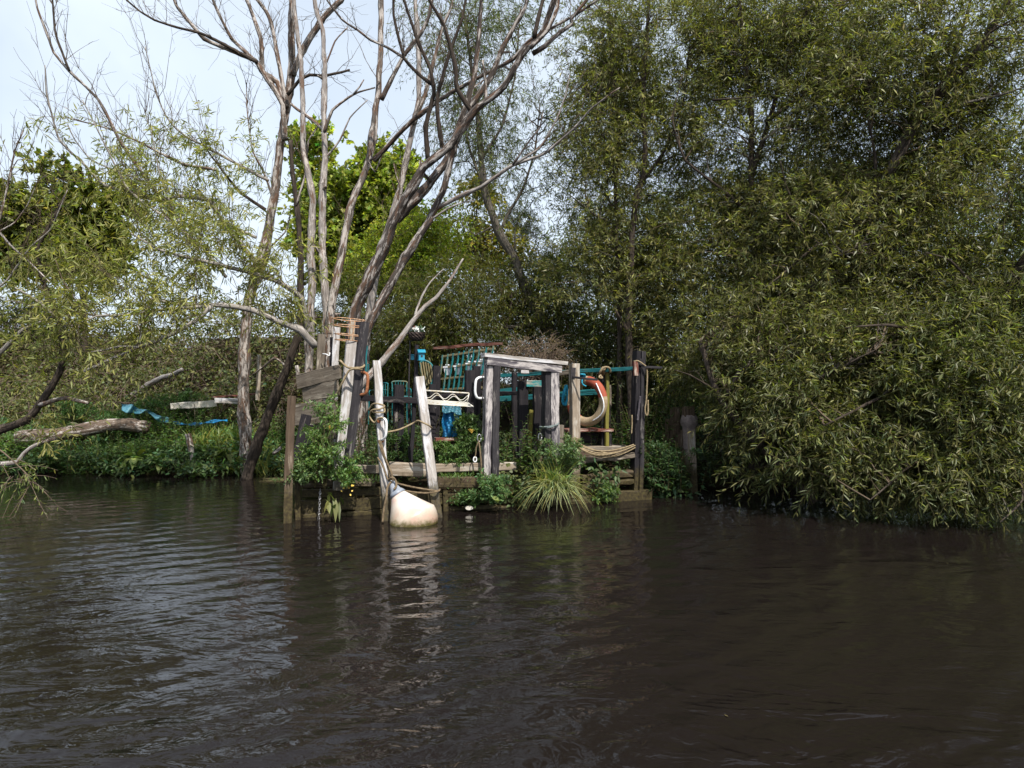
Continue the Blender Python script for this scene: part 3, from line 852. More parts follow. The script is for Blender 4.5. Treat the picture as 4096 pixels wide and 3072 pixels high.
# ------------------------------------------------------------------ fallen willow limbs coming in from the left edge
t4 = thing('willow_tree', 'low willow entering at the left edge, bare crooked limbs over the water and narrow leaves', 'tree', P(-260, 1830, 10.5))
p4 = []
tk = limb('trunk', [(-320,1850),(-150,1760),(0,1719),(108,1681),(168,1605),(239,1486),(255,1388),(233,1280),(174,1128),(150,1000),(210,880),(262,780)], 10.5, 10.6, 26, 5, BD, t4, 9, .08, .1, p4)
for pts, d0, d1, r0, r1, mt in [
 ([(160,1620),(220,1600),(270,1592),(320,1605),(352,1612)], 10.5, 10.2, 13, 8, BM),
 ([(-150,1860),(0,1857),(70,1847),(95,1815),(119,1793),(170,1768),(228,1752)], 10.2, 10.2, 15, 8, M['bark_pale']),
 ([(-60,1440),(0,1410),(50,1360),(90,1320),(160,1290),(240,1255)], 10.7, 10.5, 14, 5, M['bark_lich']),
 ([(225,1270),(165,1215),(110,1180),(60,1150)], 10.5, 10.3, 9, 4, M['bark_lich']),
 ([(250,1300),(330,1290),(300,1200),(250,1120),(220,1030)], 10.5, 10.4, 6, 2.5, M['twig_mat']),
 ([(-100,1100),(0,870),(40,690),(60,600),(95,520)], 10.2, 10.0, 7, 3, BM),
 ([(-60,960),(0,925),(60,890),(110,820),(150,730),(185,700)], 10.2, 10.0, 5, 2, BM),
 ([(20,800),(45,690),(70,640),(130,640)], 10.1, 10, 4, 2, BM),
 ([(-50,1180),(30,1120),(120,990),(200,920),(270,760)], 10.4, 10.2, 6, 2, M['bark_lich']),
 ([(-40,880),(40,980),(110,1040),(200,1130)], 10.5, 10.3, 6, 2.5, BP),
]:
    limb('branch', pts, d0, d1, r0, r1, mt, tk, 7, .08, .1, p4)
e = dead_twigs(p4, 70, .3, 1.1, t4, M['twig_mat'], upbias=.7, t0=.1)
S1, _ = blob_points([(150, 1200, 11.2, 330, 220, .9), (40, 1470, 10.9, 200, 140, .6, .6), (420, 1080, 11.2, 260, 170, .9, .8), (620, 1090, 11.0, 230, 130, .8, .5)], 360, .35, 1.2)
S = np.concatenate([S1, e[R.choice(len(e), 120)]])
up = ((S[:, 2] - EYE) / S[:, 1]) > .22
S = S[~up | (R.rand(len(S)) < .4)]
D = nrm(R.randn(len(S), 3) * .6 + np.array([.1, -.1, .2]))
pos, al, l, w_, tp = twig_leaves(S, D, .25 + .5 * R.rand(len(S)), 11, .15, .023, .42)
V, Q, k = leaf_arrays(pos, al, l, w_, 'willow2')
tV, tQ = twig_mesh(tp, .003, .0014)
leafy('foliage', V, Q, tints(len(pos), k, (.215, .215, .066), .28, .09), M['leaf'], tV, tQ, M['twig_green'], t4)
S = np.array([P(95 + R.randn() * 30, 1905 + R.randn() * 25, 9.2) for _ in range(26)])
D = nrm(R.randn(26, 3) * .6 + np.array([.1, -.1, -.35])); pos, al, l, w_, tp = twig_leaves(S, D, .35 + .35 * R.rand(26), 9, .09, .016, .4)
ok = pos[:, 2] > .03
V, Q, k = leaf_arrays(pos[ok], al[ok], l[ok], w_[ok], 'willow2')
tp[..., 2] = np.maximum(tp[..., 2], .0); tV, tQ = twig_mesh(tp, .005, .002)
leafy('hanging_spray', V, Q, tints(int(ok.sum()), k, (.16, .19, .055)), M['leaf'], tV, tQ, M['twig_dry'], t4)
limb('branch', [(-120,1740),(0,1800),(60,1850),(110,1900),(200,1990)], 9.6, 9.0, 5, 2, M['twig_mat'], tk, 6, .08, .1)

# ------------------------------------------------------------------ broad-leaved trees behind
def simple_tree(label, base_pt, trunk_pts, d, r0, r1, blobs, ntw, m, L, W, col, group=None, limbs=(), bk='bark_dark', nfeed=40, name='tree', cat='tree', **kw):
    t = thing(name, label, cat, base_pt, group)
    pp = []
    tk = limb('trunk', trunk_pts, d, d, r0, r1, M[bk], t, 8, .15, .1, pp)
    for pts, rr0, rr1 in limbs:
        limb('branch', pts, d, d + kw.get('ld', 0), rr0, rr1, M[bk], tk, 6, .15, .1, pp)
    kw.pop('ld', None)
    c = crown(t, blobs, ntw, m, L, W, col, **kw)
    if nfeed: feeders(t, c, pp, nfeed, M[bk])
    return t, pp

MP = dict(tpl='maple', mat='leaf_soft', tlen=(.25, .6), droop=.35, clump=.62, cs=1.0, twig='bark_dark', tr=.006, spread=1.2, hang=.35)
simple_tree('sycamore with broad dark green leaves standing against the sky at far left', P(330, 1500, 17.5),
    [(350,1560),(330,1200),(300,960),(250,760)], 17.5, 15, 5,
    [(170, 900, 17.5, 170, 190, 1.1), (210, 740, 17.5, 90, 90, .6), (400, 820, 17.3, 105, 130, .8), (60, 960, 17.5, 130, 130, 1), (340, 980, 17.5, 150, 120, 1), (420,720,17.5,40,40,.4)], 1500, 9, .17, .155, (.16, .172, .036),
    limbs=[([(340,1200),(400,1000),(410,850)], 8, 3), ([(320,1080),(220,900),(200,780)], 8, 3), ([(330,1150),(120,980),(60,930)], 7, 3)], name='sycamore_tree', **{**MP, 'clump': .95, 'cs': 1.3})
simple_tree('bright green sycamore whose dense crown fills the gap between the pale stems', P(1420, 1400, 18.5),
    [(1420,1560),(1410,1200),(1390,900),(1380,650)], 18.5, 18, 5,
    [(1330, 760, 18.5, 150, 200, 1.4), (1260, 590, 18.5, 90, 90, .8), (1480, 800, 18.5, 190, 170, 1.4), (1560, 700, 18.5, 110, 120, .9), (1290, 950, 18.3, 140, 150, 1.3), (1450, 1010, 18.2, 240, 150, 1.4)], 3300, 9, .145, .13, (.25, .28, .058),
    limbs=[([(1415,1150),(1520,930),(1560,720)], 8, 3), ([(1410,1050),(1290,850),(1250,650)], 8, 3), ([(1400,950),(1470,780),(1480,680)], 7, 3)], name='sycamore_tree', **MP)
simple_tree('lime green feathery ash tree just right of the bright sycamore', P(1650, 1400, 17.0),
    [(1650,1560),(1650,1250),(1640,1000),(1650,860)], 17, 13, 4,
    [(1640, 960, 17, 160, 120, 1.2), (1760, 930, 17, 110, 110, 1.0), (1560, 1080, 16.8, 160, 130, 1.2), (1720, 1080, 16.8, 140, 110, 1.1)], 1700, 12, .095, .040, (.25, .28, .035),
    limbs=[([(1650,1150),(1760,980),(1790,880)], 7, 3), ([(1650,1180),(1560,1020)], 7, 3)], tpl='willow2', mat='leaf_soft', tlen=(.25, .55), droop=.4, clump=.5, cs=.9, twig='bark_dark', tr=.005, name='ash_tree')
simple_tree('yellowish thin-crowned tree seen beyond the leaning pale trunk', P(1900, 1350, 21),
    [(1900,1500),(1895,1200),(1900,950),(1910,800)], 21, 9, 3,
    [(1890, 850, 21, 120, 130, 1.2), (1960, 980, 21, 140, 120, 1.2), (1820,960,21,90,90,1)], 900, 8, .12, .08, (.17, .15, .03),
    limbs=[([(1895,1100),(1960,950),(2000,850)], 5, 2), ([(1895,1000),(1840,880)], 5, 2)], tpl='ovate', mat='leaf_soft', tlen=(.25, .6), clump=.6, cs=.8, twig='bark_dark', tr=.008, name='tree')
simple_tree('small dark pine leaning against the bright gap in the trees', P(2150, 1300, 26),
    [(2165,1250),(2140,1100),(2110,1000),(2085,930)], 26, 7, 3,
    [(2080, 890, 26, 75, 26, .8), (2125, 935, 26, 55, 18, .8), (2050, 860, 26, 50, 22, .7), (2190, 1080, 26, 90, 50, .9)], 420, 16, .17, .02, (.035, .045, .022),
    limbs=[([(2120,1020),(2150,960)], 4, 2)], tlen=(.2, .45), droop=.1, clump=0, twig='bark_dark', tr=.012, nfeed=20, hang=0., name='pine_tree')

WL = dict(tpl='willow', mat='leaf', clump=.30, cs=.75)
DG = (.062, .078, .019)
# sparse leaning willow in the middle
t, pp = simple_tree('airy willow with a pale leaning trunk, between the dead stems and dense wood', P(2235, 1700, 14.2),
    [(2275,1760),(2250,1480),(2224,1361),(2177,1294),(2111,1182),(2058,1036),(1992,917),(1945,784),(1925,650),(1919,540),(1890,300),(1860,60)], 14.2, 36, 5,
    [(1960, 330, 14.4, 260, 300, 1.2), (2120, 620, 14.6, 260, 230, 1.0), (1830, 620, 14.4, 150, 230, 1.2, .8), (2230, 380, 14, 140, 200, 1.0, .6), (1900, 60, 14, 300, 180, 1.2), (2060, 830, 14.3, 170, 110, .8, .5)], 1500, 12, .12, .018, (.085, .105, .028),
    limbs=[([(2177,1294),(2080,1305),(1998,1314),(1920,1322),(1866,1328),(1760,1350)], 13, 5), ([(2000,930),(2030,860),(2090,760),(2140,600),(2160,420)], 9, 3), ([(1940,760),(1880,600),(1840,400),(1800,200)], 8, 3),
           ([(1980,900),(1900,940),(1850,900)], 5, 2), ([(2060,1040),(2060,920),(2085,860)], 6, 3), ([(1925,640),(2010,500),(2060,300),(2080,60)], 8, 3)],
    bk='bark_grey', nfeed=110, droop=.75, tlen=(.35, .9), name='willow_tree', **WL)

# dense willow scrub behind the jetty
for lab, bp, blobs, n, c in [
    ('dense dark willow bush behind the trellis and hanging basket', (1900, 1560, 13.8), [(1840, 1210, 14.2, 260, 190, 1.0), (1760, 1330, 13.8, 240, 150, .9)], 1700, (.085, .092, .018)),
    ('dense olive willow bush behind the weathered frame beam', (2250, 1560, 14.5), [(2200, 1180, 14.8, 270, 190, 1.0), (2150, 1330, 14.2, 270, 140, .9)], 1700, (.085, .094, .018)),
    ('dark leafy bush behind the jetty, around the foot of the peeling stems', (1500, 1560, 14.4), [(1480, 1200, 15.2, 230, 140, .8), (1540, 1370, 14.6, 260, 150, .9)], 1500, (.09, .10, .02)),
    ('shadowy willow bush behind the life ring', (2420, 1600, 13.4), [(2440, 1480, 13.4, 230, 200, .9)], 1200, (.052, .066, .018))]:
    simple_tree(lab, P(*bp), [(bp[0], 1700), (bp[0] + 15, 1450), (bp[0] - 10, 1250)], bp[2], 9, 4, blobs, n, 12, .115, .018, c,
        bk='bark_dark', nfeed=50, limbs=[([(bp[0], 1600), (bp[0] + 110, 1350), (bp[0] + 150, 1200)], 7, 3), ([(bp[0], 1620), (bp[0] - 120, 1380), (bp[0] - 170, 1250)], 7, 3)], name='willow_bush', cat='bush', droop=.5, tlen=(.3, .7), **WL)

# the great willows on the right
def right_willow(label, base_pt, trunk, d0, d1, r0, r1, limbs, blobs, n, col, nfeed=120, L=.128, W=.0195, bk='bark_dark', **kw):
    t = thing('willow_tree', label, 'tree', base_pt)
    pp = []
    fwd = kw.pop('fwd', .75)                  # the trunk stands in the front half of its crown
    tk = limb('trunk', trunk, d0 - fwd, d1 - fwd, r0 * 1.15, r1 * 1.3, M[bk], t, 9, .12, .1, pp)
    for pts, a, b, c1, c2 in limbs:
        limb('branch', pts, a - fwd, b - fwd, c1 * 1.2, c2 * .7, M[bk] if R.rand() < .8 else M['bark_old'], tk, 7, .1, .1, pp)
    o = dict(tpl='willow', mat='leaf', clump=.22, cs=.9, droop=.32, tlen=(.25, .65), hang=.22, spread=1.05, var=.34, warm=.11); o.update(kw)
    c = crown(t, blobs, n, 13, L, W, col, **o)
    feeders(t, c, pp, nfeed, M['twig_mat'], (.016, .005))
    near = c[c[:, 1] < np.percentile(c[:, 1], 35)]
    feeders(t, near, pp, int(nfeed * min(.5, fwd)), M['bark_old'], (.015, .003))
    return t

right_willow('upright willow with two thin straight trunks behind the right end of the jetty', P(2520, 1700, 13), 
    [(2530,1800),(2520,1500),(2515,1294),(2522,1095),(2529,930),(2548,777),(2568,724),(2580,600),(2570,380),(2590,150),(2600,-150)], 12.8, 12.8, 18, 6,
    [([(2476,1790),(2479,1400),(2476,1195),(2469,963),(2462,731),(2476,519),(2450,300),(2440,100),(2430,-150)], 13.2, 13.2, 13, 5),
     ([(2512,1335),(2490,1290),(2462,1241)], 12.8, 12.6, 10, 8),
     ([(2462,700),(2410,540),(2370,410),(2330,330)], 13.2, 12.8, 7, 3), ([(2560,740),(2660,600),(2730,420),(2760,200)], 12.8, 12.6, 8, 3), ([(2470,900),(2380,860),(2280,780)], 13.2, 12.6, 6, 3)],
    [(2520, 620, 12.9, 270, 520, 1.3), (2640, 200, 12.8, 330, 330, 1.3), (2420, 420, 13, 150, 300, 1.0, .6), (2480, 1120, 12.9, 300, 240, 1.1), (2370, 800, 12.8, 170, 270, 1.0, .7), (2640,1250,12.6,260,230,1.0), (2360, 120, 13, 160, 260, 1.0, .6)], 5600, (.150, .150, .054))
right_willow('tall dark-stemmed willow in the middle of the right-hand wood', P(3030, 1750, 12),
    [(3040,1850),(3040,1300),(3026,1001),(3009,879),(3006,676),(3006,473),(2985,270),(2960,60),(2950,-150)], 12, 12, 16, 7,
    [([(3006,700),(3060,540),(3140,270),(3236,20),(3280,-120)], 12, 11.6, 13, 6), ([(3060,490),(3208,385),(3384,324),(3470,280)], 11.8, 11.2, 10, 4),
     ([(3006,860),(2890,760),(2740,640),(2690,480),(2730,300)], 12, 11.8, 8, 3), ([(3030,1000),(3140,900),(3250,840)], 12, 11.4, 7, 3), ([(2850,400),(2990,390),(3030,388)], 11.6, 11.4, 5, 3),
     ([(3048,565),(3120,510),(3180,520),(3230,505),(3330,495)], 11.4, 11.2, 6, 3)],
    [(3020, 520, 12, 380, 420, 1.3), (3100, 120, 11.8, 420, 250, 1.2), (2900, 1050, 12, 330, 330, 1.2), (3180, 950, 11.6, 330, 300, 1.1), (2850, 1420, 11.8, 250, 210, .9)], 6500, (.145, .145, .052))
right_willow('great willow whose thick dark trunk leans right across the wood', P(3010, 1800, 11.2),
    [(3030,1880),(3120,1560),(3209,1235),(3263,1134),(3330,1014),(3384,960),(3472,839),(3547,710),(3655,500),(3780,360),(3885,237),(4020,34),(4100,-120)], 11.2, 9.6, 40, 10,
    [([(3384,900),(3560,800),(3800,805),(3960,830),(4090,845)], 10.6, 9.8, 14, 6), ([(3640,510),(3720,440),(3830,420),(4000,380),(4110,345)], 10.2, 9.6, 12, 5), ([(3560,700),(3640,560),(3690,380),(3740,150),(3790,-90)], 10.2, 9.8, 13, 6),
     ([(3700,440),(3790,300),(3840,150),(3900,-60)], 10, 9.8, 12, 6), ([(3330,1000),(3250,940),(3150,760),(3120,640)], 10.8, 10.6, 9, 4), ([(3390,950),(3280,970),(3150,1080),(3050,1160)], 10.6, 10.3, 8, 4),
     ([(3500,790),(3500,620),(3470,450),(3480,330)], 10.4, 10.2, 8, 4), ([(3470,820),(3480,880),(3460,960),(3350,1020),(3260,960)], 10.2, 9.8, 6, 3), ([(3880,240),(3960,130),(4080,60)], 9.8, 9.4, 8, 4)],
    [(3560, 520, 10.4, 420, 420, 1.2), (3780, 180, 10, 420, 260, 1.1), (3420, 950, 10.4, 440, 330, 1.1), (3850, 700, 9.8, 330, 330, 1.0), (3750, 1180, 9.8, 420, 280, .9), (3320, 150, 11, 300, 240, 1.0)], 7000, (.132, .132, .050), fwd=.4)
right_willow('low leaning willow with its dark bare trunk rising out of the shaded water', P(3150, 1900, 10.4),
    [(3260,2010),(3200,1930),(3127,1864),(3006,1742),(2940,1670),(2891,1607),(2840,1500),(2800,1360)], 10.2, 11, 24, 9,
    [([(3006,1742),(3100,1640),(3300,1500),(3500,1400)], 10.4, 9.6, 12, 5), ([(3040,1790),(3060,1710)], 10.3, 10.2, 12, 8), ([(2900,1600),(2960,1480),(3080,1440),(3230,1425),(3300,1420)], 10.6, 10.2, 9, 4), ([(2860,1560),(2760,1500),(2700,1480)], 10.8, 10.4, 6, 3)],
    [(3120, 1330, 10.6, 360, 260, 1.0), (3250, 1620, 10, 300, 200, .8), (2960, 1500, 10.8, 230, 220, .8), (3420, 1480, 9.8, 350, 280, .9)], 4800, (.128, .130, .048))
right_willow('near willow whose leafy boughs hang down over the water at right', P(3900, 1700, 9.6),
    [(3800,1830),(3850,1500),(3885,1370),(3980,1269),(4060,1100),(4200,900)], 9.8, 9.2, 36, 18,
    [([(3850,1480),(3700,1500),(3500,1600),(3300,1700)], 9.5, 8.6, 14, 5), ([(3860,1420),(3700,1330),(3550,1300),(3380,1310)], 9.4, 8.8, 12, 5), ([(3840,1560),(3750,1750),(3600,1900),(3480,2000)], 9.2, 8.2, 10, 4), ([(3900,1500),(4000,1700),(4080,1900),(4090,2000),(4000,2090)], 9, 7.8, 10, 4),
     ([(3960,1290),(3900,1150),(3800,1040),(3700,1010)], 9.3, 9, 10, 4)],
    [(3550, 1640, 9.3, 480, 260, .9), (3900, 1560, 9.0, 330, 330, .9), (3850, 1870, 8.8, 330, 160, .8), (3560, 1850, 9.2, 290, 130, .7), (4000, 1250, 9.4, 280, 300, .9, .6), (3200,1830,9.4,280,120,.8,.8), (3150,1600,10,270,240,.9,.7)], 4700, (.112, .118, .044), fwd=.05, nfeed=60, L=.145, W=.0225, tpl='willow2', lean=(-.15, -.15, .0), hang=.28, clump=.4, cs=1.1)
# unseen willow added past the right edge to darken the right side
right_willow('unseen willow added beyond the right edge to shade the right-hand wood', P(5300, 1800, 9),
    [(5200,1900),(5150,1400),(5100,900),(5000,300),(4900,-500)], 9, 8.5, 40, 14,
    [([(5120,1100),(4800,600),(4500,100)], 9, 8, 16, 6)],
    [(4800, 500, 8.6, 500, 500, 1.2), (4900, 1200, 8.4, 500, 400, 1.0)], 1300, (.060, .078, .02), nfeed=50, L=.15, W=.03)

# further woodland closing the view between and behind these trees
blobs = [(2550, 1080, 19, 400, 330, 2.5), (3000, 1050, 19, 600, 420, 2.5), (3600, 1050, 18, 700, 450, 2.5), (2900, 1400, 16, 800, 260, 1.5), (3700, 1450, 15, 700, 300, 1.5), (4300, 900, 17, 500, 700, 2), (2250, 1300, 19, 400, 180, 1.5), (1800, 1280, 20, 500, 150, 1.5)]
p, u = blob_points(blobs, 15000, .35, .5)
d = nrm(R.randn(len(p), 3) * .8 + np.array([0, 0, .3]))
pos, al, l, w_, tp = twig_leaves(p, d, .3 + .5 * R.rand(len(p)), 7, .16, .035, .5)
V, Q, k = leaf_arrays(pos, al, l, w_, 'willow')
o = np_mesh('woodland', V, Q, M['leaf'], None, tints(len(pos), k, (.085, .11, .026), .28, .15))
tag(o, 'far wood of willows closing the view behind the trees', 'woodland', kind='stuff')
# ------------------------------------------------------------------ jetty timbers
def dj(x):
    return 9.766 / (1 - .3 * (x - CX) / FPX)

def post(mb, top, bot, dt, db, wpx, t, side=None, **kw):
    a, b = P(top[0], top[1], dt), P(bot[0], bot[1], db)
    return mb.timber(b, a, px(wpx, (dt + db) / 2), t, side, **kw)

def one(name, label, cat, part, mat, args, group=None, **kw):
    """a lone timber standing by itself"""
    mb = MB(); post(mb, *args, **kw)
    o = mb.build(name, M[mat])
    return tag(o, label, cat, group)

# --- bank wall
bw = thing('bank_wall', 'low wall of dark mossy rotten boards holding the bank along the water', 'wall', P(1750, 2040, dj(1750)))
def course(x0, x1, y0, y1, mat, k=0.0, t=.09, name='board', h=None, wob=.009, s0=None):
    d0, d1 = dj(x0) + k, dj(x1) + k
    a, b = P(x0, y0, d0), P(x1, y1, d1)
    mb = MB(); mb.timber(a, b, h, t, ZUP, wob=wob, ch=.012)
    return mb.build(name, M[mat], bw)
z = lambda zz, d: CY + (EYE - zz) * FPX / d      # frame height of level zz at distance d
for x0, x1, zz, h, k in [(1200, 1395, -.03, .17, .02), (1388, 1560, -.04, .18, .0), (1200, 1420, .145, .165, .03), (1424, 1570, .15, .16, .01), (1210, 1560, .30, .10, .05),
                         (1562, 1790, -.03, .19, .01), (1792, 1985, -.04, .17, -.02), (1560, 1705, .165, .17, .02), (1708, 1880, .155, .16, .0), (1884, 1990, .15, .16, .03),
                         (1986, 2200, -.06, .17, -.02), (2203, 2390, -.02, .17, .01), (1990, 2310, .14, .17, .07), (2310, 2575, .02, .19, .02), (2320, 2470, .20, .14, .04), (2475, 2600, .06, .2, .03)]:
    course(x0, x1, z(zz, dj(x0)), z(zz, dj(x1)), 'wet', k, .09, h=h)
course(1204, 1500, 1932, 1931, 'grey', -.06, .10, 'beam', .10, .004)
course(1748, 1970, 1926, 1929, 'brown', -.06, .11, 'beam', .145, .006)
course(1555, 1704, 1876, 1881, 'tan', .10, .06, 'plank', .185, .004)
course(1404, 1556, 1877, 1877, 'grey', .14, .06, 'plank', .115, .003)
course(1704, 2064, 1872, 1866, 'tan', .12, .06, 'plank', .118, .003)
for x in (1450, 1530, 1650, 1780, 1850):
    post(MB(), (x, 1960), (x + 2, 2060), dj(x) - .05, dj(x) - .05, 20, .08).build('stake', M['wet'], bw) if x in (1780,) else None

one('mooring_post', 'brown post standing alone in the water, leftmost of the jetty', 'post', 'post', 'brown', ((1166, 1585), (1149, 2110), 8.75, 8.65, 33, .11))
one('mooring_post', 'short mossy stub post in the water beside the leftmost post', 'post', 'post', 'brown', ((1191, 1906), (1190, 2090), 8.9, 8.85, 22, .09))
one('plank', 'dark plank leaning behind the leftmost post', 'plank', 'plank', 'dark', ((1228, 1660), (1180, 1880), 9.3, 9.2, 42, .04))
one('mooring_post', 'short thin grey stake between the leftmost post and the ferny plants', 'post', 'post', 'dark', ((1240, 1700), (1235, 1950), 9.25, 9.25, 20, .06))

# --- plank screen
ps = thing('plank_screen', 'screen of tilted grey planks on tall posts at the left end of the jetty', 'screen', P(1290, 1900, 9.3))
for (x0, y0), (x1, y1), h in [((1190, 1527), (1362, 1487), 58), ((1218, 1577), (1352, 1553), 63), ((1180, 1662), (1350, 1640), 86), ((1215, 1736), (1350, 1722), 60)]:
    mb = MB(); mb.timber(P(x0, y0, 9.55), P(x1, y1, 9.22), px(h, 9.4), .045, ZUP, wob=.004)
    mb.build('board', M['grey'], ps)
for top, bot, dt, db, wpx, t, m, nm in [
    ((1284, 1337), (1272, 1830), 9.95, 9.9, 30, .10, 'grey', 'post'), ((1347, 1309), (1328, 1830), 9.9, 9.85, 27, .13, 'pale', 'post'),
    ((1414, 1282), (1400, 1830), 9.9, 9.9, 25, .10, 'tan', 'post'), ((1331, 1350), (1318, 1830), 9.99, 9.99, 22, .05, 'dark', 'post'),
    ((1437, 1288), (1404, 1830), 9.45, 9.3, 27, .07, 'dark', 'post'),
    ((1405, 1365), (1352, 1960), 9.12, 8.98, 41, .15, 'pale', 'post'), ((1459, 1289), (1390, 1885), 9.02, 8.92, 35, .13, 'navy', 'post')]:
    mb = MB(); post(mb, top, bot, dt, db, wpx, t); mb.build(nm, M[m], ps)
hd = MB().tube(smooth([P(1444, 1488, 8.95), P(1462, 1492, 8.9), P(1471, 1506, 8.88), P(1469, 1550, 8.87), P(1462, 1574, 8.88), P(1438, 1580, 8.95)], .02), .019, 8, wob=.06)
hd.build('handle', M['rust'], ps, True)
hk = MB().tube(smooth([P(1290, 1416, 9.8), P(1302, 1416, 9.75), (P(1312, 1421, 9.7)), P(1318, 1422, 9.7), P(1319, 1410, 9.7)], .02), .008, 6)
hk.build('hook', M['whitemetal'], ps, True)
o = MB().rope([P(1357, 1446, 9.05), P(1362, 1444, 8.96), P(1375, 1457, 8.94), P(1393, 1470, 8.92), P(1420, 1472, 8.86), P(1448, 1470, 8.84), P(1457, 1462, 8.9), P(1450, 1476, 9.0)], .014).rope(
    [P(1450, 1478, 8.85), P(1425, 1475, 8.83), P(1400, 1480, 8.85), P(1385, 1500, 8.86), P(1370, 1530, 8.86), P(1350, 1570, 8.92), P(1330, 1600, 9.0), P(1320, 1622, 9.02)], .013).build('rope', M['rope'], None, True)
tag(o, 'tan rope knotted round the pale and navy posts of the plank screen', 'rope')

# rusty wire basket on top of the posts
wb = thing('wire_basket', 'rusty wire basket frame hanging open at the top of the plank screen posts', 'basket', P(1392, 1362, 9.0))
cx_, lev = 1392, [(1278, 62, .16), (1304, 57, .15), (1339, 49, .13), (1362, 45, .12)]
for y, hw, dp in lev:
    c = P(cx_ - (y - 1278) * .05, y, 9.12); hwm = px(hw, 9.1)
    pts = [c + JU * hwm * a + np.array([JN[0], JN[1], 0]) * dp * b + ZUP * (-.012 * a) for a, b in [(-1, .1), (-.6, 1), (.1, 1), (1, .55), (1.02, -.4), (.5, -1), (-.3, -1), (-1, -.2), (-1, .1)]]
    MB().tube(smooth(pts, .025), .006, 6, wob=.2).build('hoop', M['rustwire'], wb, True)
for a, b in [(-.95, .1), (.1, 1), (.95, .5), (.98, -.3), (.5, -1)]:
    pts = [P(cx_ - (y - 1278) * .05, y, 9.12) + JU * px(hw, 9.1) * a + JN * dp * b for y, hw, dp in lev]
    MB().tube(smooth(pts, .03), .005, 6, wob=.2).build('wire', M['rustwire'], wb, True)

# --- boarding ladder
ld = thing('boarding_ladder', 'two pale leaning ladder posts standing in the water beside the round buoy', 'ladder', P(1640, 2075, 8.9))
mb = MB(); post(mb, (1505, 1446), (1549, 2105), 9.1, 8.78, 30, .13); mb.build('rail', M['pale_dark' if False else 'pale'], ld)
mb = MB(); post(mb, (1676, 1509), (1752, 2090), 9.28, 9.0, 36, .10); mb.build('rail', M['pale'], ld)
MB().tube(smooth([P(1513, 1676, 8.9), P(1530, 1673, 8.82), P(1543, 1680, 8.8), P(1546, 1700, 8.79), P(1544, 1735, 8.78), P(1538, 1752, 8.8), P(1525, 1760, 8.86)], .02), .016, 8).build('handle', M['whitemetal'], ld, True)
for x, y in ((1514, 1683), (1527, 1763)):
    c = P(x, y, 8.90); MB().tube([c, c + JN * .03], [.028, .028], 10).build('bolt', M['rust'], ld)
o = MB()
o.rope([P(1549, 1729, 8.95), P(1600, 1717, 9.05), P(1650, 1694, 9.15), P(1672, 1683, 9.1), P(1690, 1690, 9.02), P(1716, 1702, 9.02), P(1727, 1712, 9.12)], .011)
o.rope([P(1475, 1640, 9.0), P(1490, 1618, 8.95), P(1510, 1615, 8.88), P(1538, 1624, 8.88), P(1520, 1636, 8.86), P(1490, 1640, 8.88), P(1478, 1660, 8.95), P(1486, 1680, 8.9), P(1500, 1690, 8.86), P(1512, 1674, 8.83), P(1530, 1671, 8.80), P(1540, 1678, 8.82)], .011)
o.rope([P(1536, 1625, 8.9), P(1538, 1648, 8.86), P(1512, 1650, 8.86), P(1487, 1648, 8.92)], .010)
o = tag(o.build('rope', M['rope'], None, True), 'thin tan rope looped between the two pale ladder posts', 'rope')
o = MB()
o.rope([P(1516, 1760, 8.8), P(1525, 1800, 8.78), P(1545, 1850, 8.76), P(1560, 1905, 8.74), P(1568, 1930, 8.74)], .012)
o.rope([P(1522, 1765, 8.8), P(1540, 1830, 8.76), P(1565, 1890, 8.72), P(1572, 1925, 8.72)], .012)
o.rope([P(1510, 1830, 8.82), P(1530, 1860, 8.76), P(1550, 1915, 8.72), P(1570, 1935, 8.72)], .011)
o.rope([P(1566, 1925, 8.7), P(1550, 1950, 8.66), P(1545, 1990, 8.62), P(1535, 2040, 8.62), P(1530, 2090, 8.6)], .014)
o.rope([P(1574, 1930, 8.74), P(1640, 1946, 8.85), P(1700, 1957, 8.93), P(1745, 1963, 8.93), P(1758, 1960, 9.0)], .011)
o.rope([P(1578, 1950, 8.72), P(1630, 1965, 8.84), P(1700, 1972, 8.92), P(1750, 1966, 8.93), P(1760, 1957, 9.0)], .011)
o.rope([P(1556, 1918, 8.70), P(1570, 1910, 8.66), P(1582, 1922, 8.68), P(1585, 1945, 8.66), P(1575, 1958, 8.64)], .013)
o = tag(o.build('rope', M['rope_dark'], None, True), 'brown ropes tying the neck of the buoy to both ladder posts', 'rope')

# --- buoy
bc = np.array([P(1648, 2060, 8.67)[0], 8.67, .035]); tip = P(1567, 1935, 8.74)
by = thing('mooring_buoy', 'large dirty white pear-shaped buoy with blue neck half sunk by the ladder', 'buoy', (bc[0], bc[1], 0))
def lathe(prof, c, axis, sides=40):
    axis = unit(axis); s = unit(np.cross(axis, [0, 1, 0.])); q = np.cross(axis, s)
    V = []
    for h, r in prof:
        for k in range(sides):
            a = 2 * math.pi * k / sides
            V.append(c + axis * h + (s * math.cos(a) + q * math.sin(a)) * r)
    F = [(i * sides + k, i * sides + (k + 1) % sides, (i + 1) * sides + (k + 1) % sides, (i + 1) * sides + k) for i in range(len(prof) - 1) for k in range(sides)]
    F.append(tuple(range(sides - 1, -1, -1))); F.append(tuple((len(prof) - 1) * sides + k for k in range(sides)))
    return V, F
ax = tip - bc; HL = np.linalg.norm(ax)
r = .318
prof = [(-r * math.cos(a), r * math.sin(a)) for a in np.linspace(.05, 1.62, 22)]
h1, r1 = prof[-1]
for t in np.linspace(.08, 1, 14):
    hh = h1 + (HL * .80 - h1) * t
    prof.append((hh, r1 + (.062 - r1) * (t * (1.12 - .12 * t)) if t < 1 else .062))
